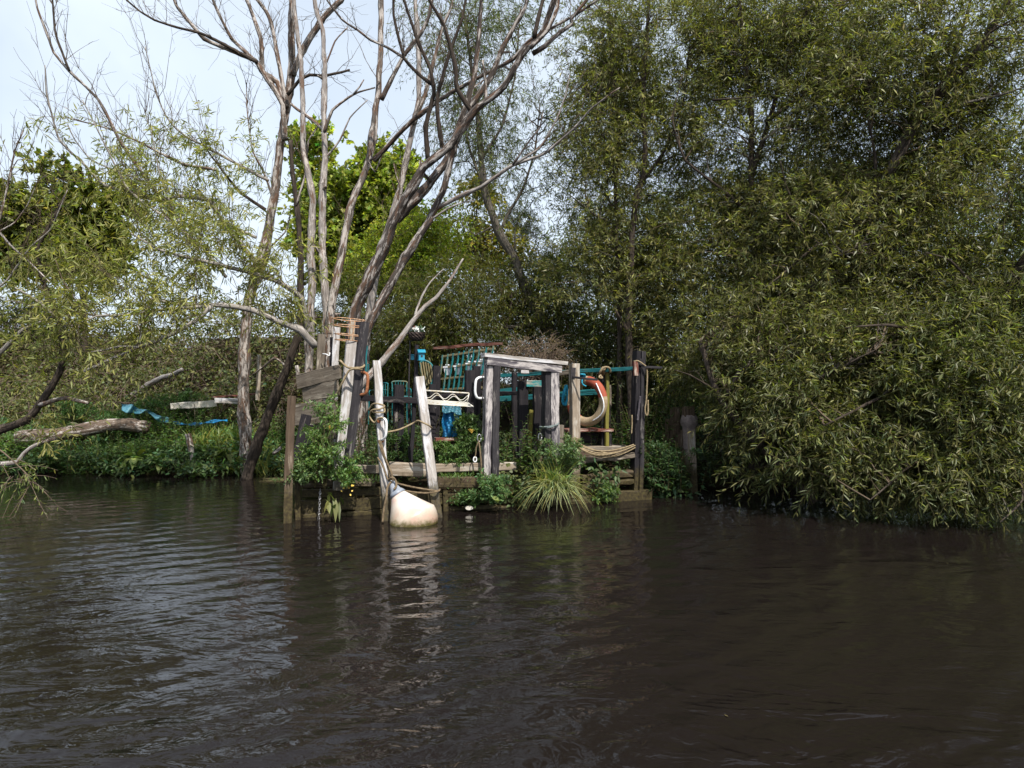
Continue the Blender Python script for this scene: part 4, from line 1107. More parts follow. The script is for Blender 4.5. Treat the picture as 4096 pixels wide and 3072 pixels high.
V, F = lathe(prof, bc, ax); MB().add(V, F).build('body', M['buoy'], by, True)
prof = [(HL * .70, .105), (HL * .76, .088), (HL * .82, .066), (HL * .90, .052), (HL * .99, .044), (HL * 1.06, .040), (HL * 1.08, .025)]
prof = [(h, rr + .004) for h, rr in prof]
V, F = lathe(prof, bc, ax, 24); MB().add(V, F).build('neck', M['buoy_neck'], by, True)

# --- chain hanging into the water
ch = MB()
for i in range(12):
    c = P(1281 - i * .55, 1962 + i * 10, 8.86)
    e = JU if i % 2 else np.array([0, 1, 0.])
    ring = [c + e * .011 * math.cos(a) + ZUP * .022 * math.sin(a) for a in np.linspace(0, 2 * math.pi, 11)]
    ch.tube(ring, .0045, 5)
tag(ch.build('chain', M['steel'], None, True), 'steel chain hanging from the plants into the water', 'chain')

# --- heavy frame in the middle
fr = thing('timber_gateway', 'heavy weathered timber frame with a pale plank on top in the middle of the jetty', 'frame', P(2080, 1900, 9.8))
for top, bot, dt, db, wpx, t, m in [
    ((1954, 1455), (1943, 1912), 9.66, 9.62, 29, .17, 'pale_dark'), ((1983, 1460), (1974, 1950), 9.66, 9.62, 28, .17, 'navy'),
    ((2184, 1482), (2186, 1900), 10.0, 9.96, 26, .18, 'navy'), ((2214, 1486), (2216, 1900), 10.0, 9.96, 34, .17, 'pale_dark')]:
    mb = MB(); post(mb, top, bot, dt, db, wpx, t); mb.build('post', M[m], fr)
mb = MB(); post(mb, (2241, 1700), (2238, 1880), 9.99, 9.96, 25, .12); mb.build('post', M['grey'], fr)
mb = MB(); post(mb, (2160, 1760), (2166, 1900), 9.95, 9.95, 18, .12); mb.build('post', M['brown'], fr)
mb = MB(); mb.timber(P(1943, 1446, 9.60), P(2240, 1478, 10.02), px(29, 9.8), .15, ZUP); mb.build('beam', M['pale_dark'], fr)
mb = MB(); mb.timber(P(1930, 1420, 9.60), P(2262, 1455, 10.06), px(16, 9.8), .18, ZUP, wob=.003); mb.build('top_plank', M['pale'], fr)
MB().tube(smooth([P(1934, 1509, 9.6), P(1918, 1510, 9.52), P(1906, 1518, 9.49), P(1902, 1535, 9.48), P(1901, 1570, 9.48), P(1907, 1588, 9.49), P(1915, 1593, 9.52), P(1932, 1593, 9.6)], .02), .0175, 9).build('handle', M['whitemetal'], fr, True)
for y in (1509, 1593):
    c = P(1930, y, 9.58); MB().tube([c, c - JU * .015], [.034, .034], 12).build('bolt', M['iron'], fr)
for x, y in ((1917, 1752), (2160, 1748)):
    c = P(x, y, 9.55 if x < 2000 else 9.85)
    MB().tube([c + JU * .026 * math.cos(a) + ZUP * .05 * math.sin(a) for a in np.linspace(0, 2 * math.pi, 15)], .008, 6).build('mooring_ring', M['steel'], fr, True)
o = MB().rope([P(2158, 1707, 9.95), P(2170, 1708, 9.88), P(2190, 1707, 9.85), P(2210, 1704, 9.84), P(2228, 1699, 9.85), P(2234, 1692, 9.92)], .011)
o.rope([P(2160, 1712, 9.95), P(2190, 1711, 9.85), P(2215, 1706, 9.84), P(2233, 1697, 9.9)], .009)
tag(o.build('rope', M['greyrope'], None, True), 'grey-green rope wound round the right leg of the heavy frame', 'rope')
o = MB().rope([P(1917, 1762, 9.53), P(1913, 1770, 9.5), P(1905, 1790, 9.5), P(1903, 1815, 9.5), P(1897, 1840, 9.5)], .008)
o.rope([P(1916, 1770, 9.5), P(1920, 1800, 9.5), P(1925, 1860, 9.5), P(1927, 1950, 9.48), P(1922, 2010, 9.45)], .011)
c = P(1900, 1838, 9.5)
tag(o.build('rope', M['rope_dark'], None, True), 'old rope trailing from a ring on the left leg of the heavy frame', 'rope')
o = MB().tube([c + JU * .022 * math.cos(a) + ZUP * .034 * math.sin(a) for a in np.linspace(0, 2 * math.pi, 15)], .009, 6)
tag(o.build('shackle', M['whitemetal'], None, True), 'white metal shackle hanging on a cord left of the heavy frame', 'shackle')

# --- row of dark posts and rails behind
for i, (x, y0, y1, d, wpx, t, m, lab) in enumerate([
    (1596, 1539, 1850, 10.0, 38, .14, 'dark', 'dark square post behind the ladder, carrying the low rail'),
    (1745, 1463, 1830, 10.5, 28, .10, 'dark', 'tall dark post at the left side of the teal trellis'),
    (1731, 1537, 1830, 10.1, 26, .10, 'dark', 'dark post just behind the wire rack, left of the tarpaulin'),
    (1882, 1480, 1830, 10.0, 40, .12, 'dark', 'wide black post in front of the trellis, left of the white handle'),
    (1907, 1464, 1830, 10.2, 30, .10, 'dark', 'black post half hidden behind the heavy frame at its left'),
    (2092, 1524, 1830, 10.5, 38, .12, 'dark', 'black post inside the heavy frame, left of the teal board'),
    (2150, 1540, 1830, 10.8, 34, .10, 'dark', 'black post inside the heavy frame, under the teal board'),
    (2059, 1490, 1830, 11.2, 20, .08, 'dark', 'thin dark post far inside the heavy frame'),
    (2412, 1490, 1800, 10.75, 17, .10, 'dark', 'narrow black post touching the yellow-green post'),
    ]):
    one('post', lab, 'post', 'post', m, ((x, y0), (x - 3, y1), d, d, wpx, t))
one('post', 'thin dark pole with a grey foot standing between the ladder and bird house', 'post', 'post', 'dark', ((1668, 1380), (1644, 1860), 9.95, 9.85, 15, .06))
one('board', 'yellow-green mossy board standing inside the heavy frame', 'board', 'board', 'mossy', ((2124, 1640), (2118, 1810), 10.6, 10.6, 16, .03))
def railing(name, lab, cat, mat, a, b, da, db, h, t, wob=.003):
    mb = MB(); mb.timber(P(*a, da), P(*b, db), px(h, (da + db) / 2), t, ZUP, wob=wob)
    return tag(mb.build(name, M[mat]), lab, cat)
railing('rail', 'low dark rail running behind the ladder towards the wire rack', 'rail', 'dark', (1432, 1590), (1712, 1606), 9.85, 9.85, 24, .05)
railing('rail', 'dark rail passing behind the tarpaulin and heavy frame', 'rail', 'dark', (1700, 1590), (1935, 1570), 10.45, 10.3, 18, .05)
railing('rail', 'long teal handrail ending at the dark right-hand post', 'rail', 'teal', (1990, 1503), (2540, 1473), 11.6, 10.42, 15, .05)
railing('rail', 'second teal rail, lower, visible through the heavy frame', 'rail', 'teal', (1960, 1566), (2085, 1556), 11.3, 11.2, 16, .10)
railing('rail', 'black rail under the lower teal rail inside the heavy frame', 'rail', 'dark', (1985, 1573), (2085, 1572), 11.1, 10.7, 14, .05)
railing('rail', 'teal rail low behind the life ring and blue rope', 'rail', 'teal', (2000, 1596), (2420, 1566), 11.6, 11.0, 22, .05)
railing('rail', 'grey rail behind the right leg of the heavy frame', 'rail', 'grey', (2200, 1500), (2285, 1488), 10.6, 10.4, 20, .05)
railing('board', 'board with worn teal paint fixed across the frame opening', 'board', 'teal_worn', (2108, 1534), (2170, 1534), 10.45, 10.4, 26, .03)
railing('board', 'pale block under the frame beam', 'board', 'pale', (2084, 1486), (2116, 1488), 10.3, 10.3, 14, .06)
railing('board', 'grey brown board on edge below the red plank', 'board', 'brown', (1728, 1788), (1846, 1786), 9.95, 10.0, 40, .05)
railing('plank', 'red weathered plank lying below the blue tarpaulin', 'plank', 'redwood', (1740, 1758), (1850, 1757), 9.85, 9.95, 13, .16)

# --- wire rack
rk = thing('wire_rack', 'white wire shelf rack with wavy back hung beside the right ladder post', 'rack', P(1800, 1625, 9.6))
for i in range(9):
    f = i / 8
    a = P(1706 - 2 * f, 1616 - 16 * f, 9.5 + .28 * f); b = P(1893 - 22 * f, 1627 - 17 * f, 9.6 + .3 * f)
    MB().tube([a, b], .0045 if 0 < i < 8 else .0065, 6).build('rod', M['rack'], rk, True)
for x in (1706, 1893):
    a = P(x, 1616 if x < 1800 else 1627, 9.5 if x < 1800 else 9.6); b = P(x - (2 if x < 1800 else 22), 1600 if x < 1800 else 1610, 9.78 if x < 1800 else 9.9)
    MB().tube([a, b], .008, 6).build('rod', M['rack'], rk, True)
MB().tube([P(1700, 1562, 9.8), P(1876, 1573, 9.92)], .0115, 8).build('rim', M['rack'], rk, True)
MB().tube([P(1876, 1573, 9.92), P(1869, 1611, 9.9)], .0085, 8).build('rim', M['rack'], rk, True)
MB().tube([P(1700, 1562, 9.8), P(1704, 1600, 9.78)], .0085, 8).build('rim', M['rack'], rk, True)
for off in (0, 8):
    pts = []
    for xx in np.linspace(1703, 1872, 44):
        ph = (xx - 1750 + (0 if off else 4)) / 66.0 * 2 * math.pi
        pts.append(P(xx, 1580 + off + (xx - 1703) * .066 - 10.5 * math.cos(ph), 9.79 + (xx - 1703) / 169 * .1))
    MB().tube(np.array(pts), .0055, 6).build('wavy_wire', M['rack'], rk, True)
for x in (1712, 1740, 1774, 1808, 1842):
    c = P(x, 1621 + (x - 1712) * .05, 9.54)
    MB().tube(smooth([c, c - ZUP * .02, c - ZUP * .032 + JU * .008, c - ZUP * .02 + JU * .016], .01), .003, 5).build('hook', M['steel'], rk, True)

# --- blue tarpaulin
def cloth(fn, nu, nv, name, mat, label, cat, thick=.006, parent=None):
    V = []; 
    for i in range(nu + 1):
        for j in range(nv + 1): V.append(fn(i / nu, j / nv))
    F = [(i * (nv + 1) + j, (i + 1) * (nv + 1) + j, (i + 1) * (nv + 1) + j + 1, i * (nv + 1) + j + 1) for i in range(nu) for j in range(nv)]
    o = MB().add(V, F).build(name, mat, parent, True)
    s = o.modifiers.new('thick', 'SOLIDIFY'); s.thickness = thick
    if label: tag(o, label, cat)
    return o
def tarp_fn(u, v):
    x = 1772 + (1832 - 1772) * u + 10 * v * (u - .4) + 3 * math.sin(v * 9 + u * 3)
    y = 1622 + (1748 - 1622) * v
    d = 10.02 - .10 * math.sin(v * 2.2) - .035 * math.sin(u * 13 + v * 4) - .02 * math.sin(u * 25 - v * 9) * v
    return P(x, y, d)
cloth(tarp_fn, 40, 40, 'tarpaulin', M['tarp'], 'bright blue tarpaulin hanging crumpled under the wire rack', 'tarpaulin')
def flap_fn(u, v):
    x = 1770 + (1842 - 1770) * u + 6 * v * (u - .3); y = 1622 + 26 * v + 10 * u * v + 5 * math.sin(u * 9) * v
    return P(x, y, 9.93 - .07 * v - .025 * math.sin(u * 17 + v * 2))
cloth(flap_fn, 40, 12, 'tarpaulin', M['tarp_pale'], 'lighter blue fold of tarpaulin lying over the darker hanging one', 'tarpaulin')

# --- trellis with white pots
tr = thing('trellis', 'teal wooden trellis panel leaning behind the jetty', 'trellis', P(1850, 1570, 11.0))
def tp_(f, v):        # f along the panel, v down
    dd = 11.5 + (10.35 - 11.5) * f
    xt, yt = 1772 + (1977 - 1772) * f, 1420 + (1386 - 1420) * f
    xb, yb = 1754 + (1940 - 1754) * f, 1564 + (1554 - 1564) * f
    return P(xt + (xb - xt) * v, yt + (yb - yt) * v, dd)
fs = [.0, .105, .21, .315, .415, .52, .615, .72, .86, .985]
for f in fs:
    a, b = tp_(f, -.02 if R.rand() < .5 else .0), tp_(f, 1.0 - (.05 if f > .6 else 0))
    a = a + np.array([0, -.03, 0]); b = b + np.array([0, -.03, 0])
    MB().timber(b, a, .028, .022, unit(tp_(1, 0) - tp_(0, 0)), wob=.001, ch=.003).build('slat', M['teal_bright'], tr)
for v in (.05, .36, .67, .97):
    MB().timber(tp_(-.02, v), tp_(1.02 if v < .1 else .93, v), .034, .02, tp_(.5, .1) - tp_(.5, .9), wob=.001, ch=.003).build('cross_rail', M['trellis'], tr)
for i, (x, y, lab) in enumerate([(1790, 1483, 'white pot hung on the trellis, leftmost of the four'), (1832, 1480, 'white pot hung on the trellis, second of the four from the left'), (1880, 1470, 'white pot hung on the trellis, third from the left beside the black posts'), (1915, 1462, 'white pot hung on the trellis, half hidden by the heavy frame')]):
    d = 11.45 - (x - 1772) / 205 * 1.1 + .02
    r_ = thing('plant_pot', lab, 'pot', P(x, y + 15, d), 'white pots on the trellis')
    c = P(x, y, d); V = []
    for zz, hw in ((-.07, .040), (.05, .062), (.05, .074), (.07, .074)):
        for a, b in ((-1, -1), (1, -1), (1, 1), (-1, 1)): V.append(c + np.array([.96 * hw * a, hw * .7 * b - .3 * hw * a, zz]))
    F = [(k * 4 + j, k * 4 + (j + 1) % 4, k * 4 + 4 + (j + 1) % 4, k * 4 + 4 + j) for k in range(3) for j in range(4)] + [(3, 2, 1, 0)]
    MB().add(V, F).build('body', M['white_plastic'], r_)
    top = P(x, y - 23, d)
    MB().timber(top - JU * .035, top + JU * .035, .022, .05, ZUP, wob=0, ch=.004).build('hook', M['white_plastic'], r_)

# arched lattice
al_ = thing('arched_trellis', 'small arched lattice panel with a blue rim under the bird house', 'trellis', P(1710, 1556, 11.2))
arc = [(1680, 1452), (1690, 1445), (1703, 1443), (1716, 1449), (1727, 1460), (1733, 1474), (1734, 1490), (1731, 1520), (1722, 1548)]
MB().tube(smooth([P(x, y, 11.2) for x, y in arc], .02), .017, 6).build('rim', M['teal_bright'], al_)
MB().tube(smooth([P(1680, 1452, 11.2), P(1688, 1500, 11.2), P(1700, 1556, 11.2)], .03), .014, 6).build('rim', M['teal_bright'], al_)
for k in range(5):
    a = P(1682 + k * 10, 1447 + (k - 1) ** 2 * 1.2, 11.19); b = P(1697 + k * 9, 1550 - k * 6 - 4, 11.19)
    MB().timber(a, b + (b - a) * .0, .022, .012, JU, wob=.001, ch=.002).build('slat', M['trellis'], al_)
for k in range(5):
    a = P(1733 - k * 3, 1478 + k * 17, 11.215); b = P(1685 + k * 4, 1478 + k * 20 + 28 if k < 3 else 1478 + k * 16 + 20, 11.215)
    MB().timber(a, b, .022, .012, ZUP, wob=.001, ch=.002).build('slat', M['trellis'], al_)

# --- bird house
bh = thing('bird_house', 'bright blue bird house on the dark pole', 'bird house', P(1685, 1442, 9.9))
c = P(1685, 1425, 9.85)
hw, hd_, hh = .040, .045, .055
V = [c + JU * a * hw + JN * b * hd_ + ZUP * zz for zz in (-hh, hh) for a, b in ((-1, -1), (1, -1), (1, 1), (-1, 1))] + [c + JU * a * hw + ZUP * (hh + .03) for a in (-1, 1)]
F = [(3, 2, 1, 0), (0, 1, 5, 4), (1, 2, 6, 5), (2, 3, 7, 6), (3, 0, 4, 7), (4, 5, 9, 8), (6, 7, 8, 9), (5, 6, 9), (7, 4, 8)]
MB().add(V, F).build('box', M['blue'], bh)
for sgn in (-1, 1):
    a = c + ZUP * (hh + .036) ; b = c + JN * sgn * (hd_ + .025) + ZUP * (hh - .008)
    MB().timber(a, b, hw * 2 + .03, .010, JU, wob=0, ch=.002).build('roof', M['blue'], bh)
MB().timber(c - ZUP * hh - JN * .05, c - ZUP * hh + JN * .08, hw * 2 + .02, .012, JU, wob=0, ch=.002).build('floor', M['blue'], bh)
MB().tube([c + JN * .046, c + JN * .050], [.014, .014], 12).build('entrance', M['iron'], bh)
b2 = thing('bird_house', 'small blue box left of the dark pole, darker than the bird house', 'bird house', P(1650, 1438, 10.3))
c = P(1650, 1430, 10.3)
MB().timber(c - ZUP * .035, c + ZUP * .035, .05, .05, JU, wob=0).build('box', M['blue'], b2)
MB().timber(c + ZUP * .038 - JU * .035, c + ZUP * .038 + JU * .035, .012, .07, ZUP, wob=0).build('roof', M['blue'], b2)

# --- hanging basket on its rod
hb = thing('hanging_basket', 'dark wicker basket of white and red flowers held on a thin rod', 'basket', P(1666, 1364, 10.0))
c = P(1667, 1330, 10.0)
V = []; F = []
nr, ns = 9, 26
for i in range(nr):
    a = i / (nr - 1) * math.pi / 2
    rr = .116 * math.cos(a) ** .7 * (1 + .05 * (i % 2)); zz = -.125 * math.sin(a)
    for k in range(ns):
        t = 2 * math.pi * k / ns
        r2 = rr * (1 + .05 * (1 if (k + i) % 2 else -1))
        V.append(c + np.array([r2 * math.cos(t), r2 * math.sin(t), zz]))
F = [(i * ns + k, i * ns + (k + 1) % ns, i * ns + ns + (k + 1) % ns, i * ns + ns + k) for i in range(nr - 1) for k in range(ns)]
F.append(tuple(range(ns)))
MB().add(V, F).build('bowl', M['wicker'], hb)
for mt, n in (('petal_w', 30), ('petal_r', 4), ('petal_y', 3)):
    mb = MB()
    for _ in range(n):
        q = c + np.array([R.randn() * .05, R.randn() * .05, .02 + R.rand() * .05])
        nn = unit(R.randn(3) + np.array([0, -.6, .6])); s = unit(np.cross(nn, [0.1, .3, 1])); t_ = np.cross(nn, s)
        for k in range(5):
            a0 = k * 1.2566; dv = s * math.cos(a0) + t_ * math.sin(a0); ee = np.cross(nn, dv)
            mb.add([q, q + dv * .018 + ee * .012, q + dv * .034 + nn * .004, q + dv * .018 - ee * .012], [(0, 1, 2, 3)])
    mb.build('flower', M[mt], hb)
n = 60
pos = c + R.randn(n, 3) * np.array([.06, .06, .02]) + np.array([0, 0, .03]); al = nrm(R.randn(n, 3) + np.array([0, 0, .4]))
V, Q, k = leaf_arrays(pos, al, .04 + .03 * R.rand(n), .015 + .01 * R.rand(n), 'ovate'); np_mesh('leaves', V, Q, M['leaf_weed'], hb, tints(n, k, (.07, .13, .06)))
o = MB().tube(smooth([P(1639, 1362, 10.02), P(1640, 1400, 10.02), P(1636, 1530, 10.0), P(1634, 1850, 9.95)], .05), .011, 7)
o.tube(smooth([P(1639, 1366, 10.02), P(1650, 1362, 10.0), P(1664, 1363, 10.0)], .02), .009, 7)
tag(o.build('rod', M['iron'], None, True), 'thin black rod that carries the wicker flower basket', 'rod')

# --- teal garden chairs
def chair(cx, cy, d, wpx, lab, yaw):
    u = np.array([math.cos(yaw), math.sin(yaw), 0]); n_ = np.array([math.sin(yaw), -math.cos(yaw), 0])
    t = thing('garden_chair', lab, 'chair', P(cx, cy, d) - ZUP * .45)
    c = P(cx, cy, d); hw = px(wpx, d) / 2
    MB().tube(smooth([c - u * hw - ZUP * .02, c - u * hw * 1.0 + ZUP * .2, c - u * hw * .9 + ZUP * .25, c + u * hw * .9 + ZUP * .25, c + u * hw + ZUP * .2, c + u * hw - ZUP * .02], .03), .012, 7).build('back_frame', M['teal_bright'], t, True)
    for f in (-.55, -.18, .18, .55):
        MB().tube([c + u * hw * f + ZUP * .24, c + u * hw * f], .007, 6).build('back_bar', M['teal_bright'], t)
    mb = MB()
    for f in np.linspace(0, 1, 5): mb.tube([c - u * hw + n_ * .36 * f, c + u * hw + n_ * .36 * f], .008, 6)
    for sg in (-1, 1): mb.tube([c + u * hw * sg, c + u * hw * sg + n_ * .36], .011, 6)
    mb.build('seat', M['teal_bright'], t)
    for sg in (-1, 1):
        MB().tube(smooth([c + u * hw * sg + n_ * .33, c + u * hw * sg + n_ * .34 + ZUP * .12, c + u * hw * sg + n_ * .05 + ZUP * .13], .03), .010, 6).build('armrest', M['teal_bright'], t, True)
        for f in (0, .36): MB().tube([c + u * hw * sg + n_ * f, c + u * hw * sg * 1.05 + n_ * f * 1.05 - ZUP * .45], .010, 6).build('leg', M['teal_bright'], t)
chair(1598, 1585, 12.0, 58, 'teal wire garden chair half hidden by weeds behind the ladder', .35)
chair(1530, 1590, 12.3, 44, 'teal wire garden chair showing just right of the left ladder post', -.2)
o = MB(); post(o, (1467, 1384), (1462, 1560), 9.9, 9.9, 7, .03); post(o, (1472, 1455), (1470, 1560), 9.9, 9.9, 6, .03)
tag(o.build('stake', M['teal_bright']), 'thin teal stake behind the tall navy post', 'stake')

# --- right part: pale post, red bench, ring, deck
one('mooring_post', 'tall pale split post with a black bracket in front of the life ring', 'post', 'post', 'tan', ((2298, 1455), (2299, 1960), 10.2, 10.15, 34, .13))
br = MB().timber(P(2291, 1512, 10.10), P(2294, 1470, 10.10), .075, .012, JU, wob=0)
br.timber(P(2290, 1508, 10.09), P(2345, 1515, 9.95), .032, .014, ZUP, wob=0).timber(P(2345, 1515, 9.95), P(2390, 1519, 9.9), .032, .014, ZUP, wob=0)
tag(br.build('bracket', M['iron']), 'black iron arm bracket bolted to the tall pale post', 'bracket')
br = MB().timber(P(2566, 1435, 10.36), P(2560, 1462, 10.36), .05, .012, JU, wob=0)
br.timber(P(2558, 1456, 10.35), P(2580, 1468, 10.3), .03, .014, ZUP, wob=0).timber(P(2578, 1468, 10.3), P(2650, 1471, 10.2), .034, .016, ZUP, wob=0)
tag(br.build('bracket', M['iron']), 'black iron arm sticking out right from the dark end post', 'bracket')
ep = thing('mooring_post', 'tall dark end post with a white worn strip and small red block', 'post', P(2550, 1960, 10.4))
mb = MB(); post(mb, (2548, 1404), (2536, 1965), 10.45, 10.4, 22, .16); mb.build('timber', M['dark'], ep)
mb = MB(); post(mb, (2567, 1406), (2557, 1965), 10.44, 10.38, 17, .15); mb.build('timber', M['navy'], ep)
mb = MB(); post(mb, (2541, 1447), (2542, 1502), 10.32, 10.32, 18, .06); mb.build('block', M['redwood'], ep)
mb = MB(); post(mb, (2561, 1585), (2551, 1680), 10.31, 10.31, 7, .012); mb.build('worn_strip', M['pale_dark'], ep)

one('post', 'yellow-green mossy post right of the life ring', 'post', 'post', 'mossy', ((2429, 1493), (2427, 1785), 10.7, 10.65, 14, .06))
one('board', 'grey board standing behind the yellow-green post', 'board', 'board', 'grey', ((2440, 1540), (2437, 1780), 10.9, 10.9, 10, .03))
rb = thing('bench', 'low bench with a red weathered plank seat under the life ring', 'bench', P(2345, 1780, 10.6))
mb = MB(); mb.timber(P(2250, 1722, 10.6), P(2440, 1719, 10.8), .30, .045, JN); mb.build('seat', M['redwood'], rb)
for x in (2262, 2425):
    mb = MB(); post(mb, (x, 1730), (x, 1800), 10.75, 10.75, 26, .2); mb.build('leg', M['dark'], rb)
mb = MB(); mb.timber(P(2262, 1752, 10.72), P(2425, 1752, 10.85), .16, .03, ZUP); mb.build('skirt', M['dark'], rb)

lr = thing('life_ring', 'old life ring, faded red and dirty cream, propped on the bench behind the pale post', 'life ring', P(2346, 1706, 10.62))
rc = P(2346, 1605, 10.62)
ru = unit(np.array([.72, -.69, 0])); Rm, rt = .312, .070
def arc_sec(a0, a1, mat):
    n_ = max(6, int((a1 - a0) / 5)); V = []
    for i in range(n_ + 1):
        a = math.radians(a0 + (a1 - a0) * i / n_); dv = ru * math.cos(a) + ZUP * math.sin(a); cc = rc + dv * Rm
        nn = np.cross(ru, ZUP)
        for k in range(14):
            b = 2 * math.pi * k / 14; V.append(cc + dv * rt * math.cos(b) * 1.0 + nn * rt * .8 * math.sin(b))
    F = [(i * 14 + k, i * 14 + (k + 1) % 14, i * 14 + 14 + (k + 1) % 14, i * 14 + 14 + k) for i in range(n_) for k in range(14)]
    MB().add(V, F).build('section', M[mat], lr, True)
arc_sec(12, 84, 'ring_red'); arc_sec(84, 192, 'ring_cream'); arc_sec(192, 246, 'ring_red'); arc_sec(246, 372, 'ring_cream')
gl = [rc + (ru * math.cos(math.radians(a)) + ZUP * math.sin(math.radians(a))) * (Rm + rt * (.6 + .35 * math.sin(math.radians((a - 50) * 4)))) + np.cross(ru, ZUP) * (-.0) + np.array([-.045, -.05, 0]) for a in np.linspace(50, -60, 18)]
MB().rope(gl, .009).build('grab_line', M['white_plastic'], lr, True)
# ropes at the ring
o = MB().rope([P(2398, 1505, 10.65), P(2400, 1490, 10.52), P(2410, 1474, 10.5), P(2425, 1468, 10.5), P(2438, 1474, 10.55), P(2442, 1490, 10.6)], .016)
for k in range(3): o.rope([P(2404 + k * 5, 1500, 10.66), P(2406 + k * 6, 1478, 10.5), P(2414 + k * 6, 1470, 10.6), P(2418 + k * 5, 1495, 10.7)], .013)
o.rope([P(2404, 1498, 10.55), P(2396, 1510, 10.5), P(2410, 1512, 10.52), P(2400, 1500, 10.55)], .012)
tag(o.build('rope', M['rope'], None, True), 'thick tan rope hitched over the teal handrail above the life ring', 'rope')
o = MB()
for k in range(4):
    o.rope([P(2262 + k * 2, 1540, 10.45), P(2252 + k * 2, 1575, 10.44 - k * .01), P(2249 + 2 * k, 1608, 10.43), P(2257 + k * 2, 1621, 10.43), P(2266 + k, 1600, 10.44), P(2270 - k, 1570, 10.45), P(2268 - k, 1540, 10.46)], .011)
tag(o.build('rope', M['bluerope'], None, True), 'hank of bright blue rope hanging between the frame and the pale post', 'rope')
o = MB()
for k in range(4):
    o.rope([P(2318 + k * 5, 1506, 10.6), P(2322 + k * 5, 1497, 10.5), P(2334 + k * 2, 1500, 10.5), P(2330 + k * 3, 1512, 10.55), P(2320 + k * 4, 1508, 10.6)], .011)
o.rope([P(2330, 1512, 10.52), P(2328, 1530, 10.5), P(2334, 1540, 10.5), P(2345, 1545, 10.5)], .010)
tag(o.build('rope', M['bluerope'], None, True), 'bright blue rope wrapped round the rail at the top of the life ring', 'rope')
o = MB()
o.rope([P(2535, 1445, 10.34), P(2552, 1444, 10.3), P(2570, 1455, 10.3), P(2586, 1470, 10.3), P(2589, 1500, 10.3), P(2587, 1560, 10.3), P(2585, 1600, 10.3), P(2580, 1640, 10.3), P(2586, 1662, 10.3), P(2592, 1650, 10.3), P(2592, 1600, 10.32)], .011)
o.rope([P(2528, 1660, 10.3), P(2528, 1700, 10.3), P(2526, 1735, 10.3)], .010)
tag(o.build('rope', M['rope'], None, True), 'tan rope hanging in a loop from the dark end post', 'rope')
o = MB()
for k in range(8):
    s0, s1 = (2286 + R.rand() * 12, 1757 + R.rand() * 16), ((2530 + R.rand() * 12, 1776 + R.rand() * 6) if k < 4 else (2570, 1768 + R.rand() * 10 + (48 if k == 7 else 0)))
    sag = (26 + 30 * R.rand()) if k < 4 else (44 + 24 * R.rand())
    if k == 7: sag = 20
    pts = []
    for t in np.linspace(0, 1, 9):
        pts.append(P(s0[0] + (s1[0] - s0[0]) * t, s0[1] + (s1[1] - s0[1]) * t + sag * 4 * t * (1 - t) * (1.25 - .5 * t), 10.02 + .30 * t + .02 * k - .10 * math.sin(math.pi * t)))
    o.rope(pts, .009)
for k in range(4):
    yy = 1754 + k * 5
    o.rope([P(2276, yy, 10.18), P(2280, yy + 2, 10.05), P(2300, yy - 2, 10.02), P(2320, yy + 4, 10.08), P(2324, yy + 4, 10.2)], .009)
tag(o.build('rope', M['rope'], None, True), 'bundle of tan ropes sagging from the pale post to the dark end post', 'rope')

dk = thing('deck', 'small low deck of brown planks between the pale post and the dark end post', 'deck', P(2420, 1900, 10.5))
for k in range(4):
    mb = MB(); mb.timber(P(2308, 1800, 10.35) - JN * .15 * k + ZUP * .0, P(2530, 1793, 10.62) - JN * .15 * k, .14, .05, JN, wob=.004); mb.build('plank', M['tan' if k % 2 else 'grey'], dk)
mb = MB(); mb.timber(P(2312, 1818, 10.3), P(2530, 1806, 10.56), .07, .06, ZUP, wob=.006); mb.build('joist', M['brown'], dk)
mb = MB(); mb.timber(P(2305, 1846, 10.15), P(2540, 1822, 10.4), .085, .12, ZUP, wob=.014, ch=.02); mb.build('beam', M['grey'], dk)
mb = MB(); mb.timber(P(2325, 1910, 10.2), P(2526, 1896, 10.42), .11, .16, ZUP, wob=.014, ch=.02); mb.build('beam', M['brown'], dk)
mb = MB(); mb.timber(P(2325, 1936, 10.2), P(2526, 1922, 10.42), .08, .18, ZUP, wob=.014, ch=.02); mb.build('beam', M['wet'], dk)

# --- posts at the right end
wp = thing('mooring_post', 'post with a grey cloth wrap over its top at the right end of the bank', 'post', P(2760, 1960, 11.1))
mb = MB(); post(mb, (2752, 1627), (2755, 1720), 11.1, 11.1, 42, .12); mb.build('timber', M['brown'], wp)
mb = MB(); post(mb, (2755, 1700), (2772, 1990), 11.05, 11.0, 33, .13); mb.build('timber', M['tan'], wp)
mb = MB(); post(mb, (2740, 1720), (2735, 1960), 11.15, 11.1, 28, .1); mb.build('timber', M['brown'], wp)
V = []; ns, nr = 22, 12
for i in range(nr):
    f = i / (nr - 1); y = 1663 + 130 * f
    hw = px(27, 11) * (1.0 + .12 * math.sin(f * 40)) if f < .30 else px(21, 11)
    hw *= 1 if i else .8
    c = P(2757 - 4 * f, y, 11.08)
    for k in range(ns):
        a = 2 * math.pi * k / ns
        sq = 1 / max(abs(math.cos(a)), abs(math.sin(a))) ** .6
        V.append(c + JU * hw * math.cos(a) * sq * (1 + .06 * math.sin(k * 2.3 + i)) + JN * .10 * math.sin(a) * sq * (1 + (.3 if f < .3 else 0)) + ZUP * .02 * math.sin(k * 1.1 + i * .6))
F = [(i * ns + k, i * ns + (k + 1) % ns, i * ns + ns + (k + 1) % ns, i * ns + ns + k) for i in range(nr - 1) for k in range(ns)] + [tuple(range(ns - 1, -1, -1))]
MB().add(V, F).build('cloth_wrap', M['burlap'], wp, True)
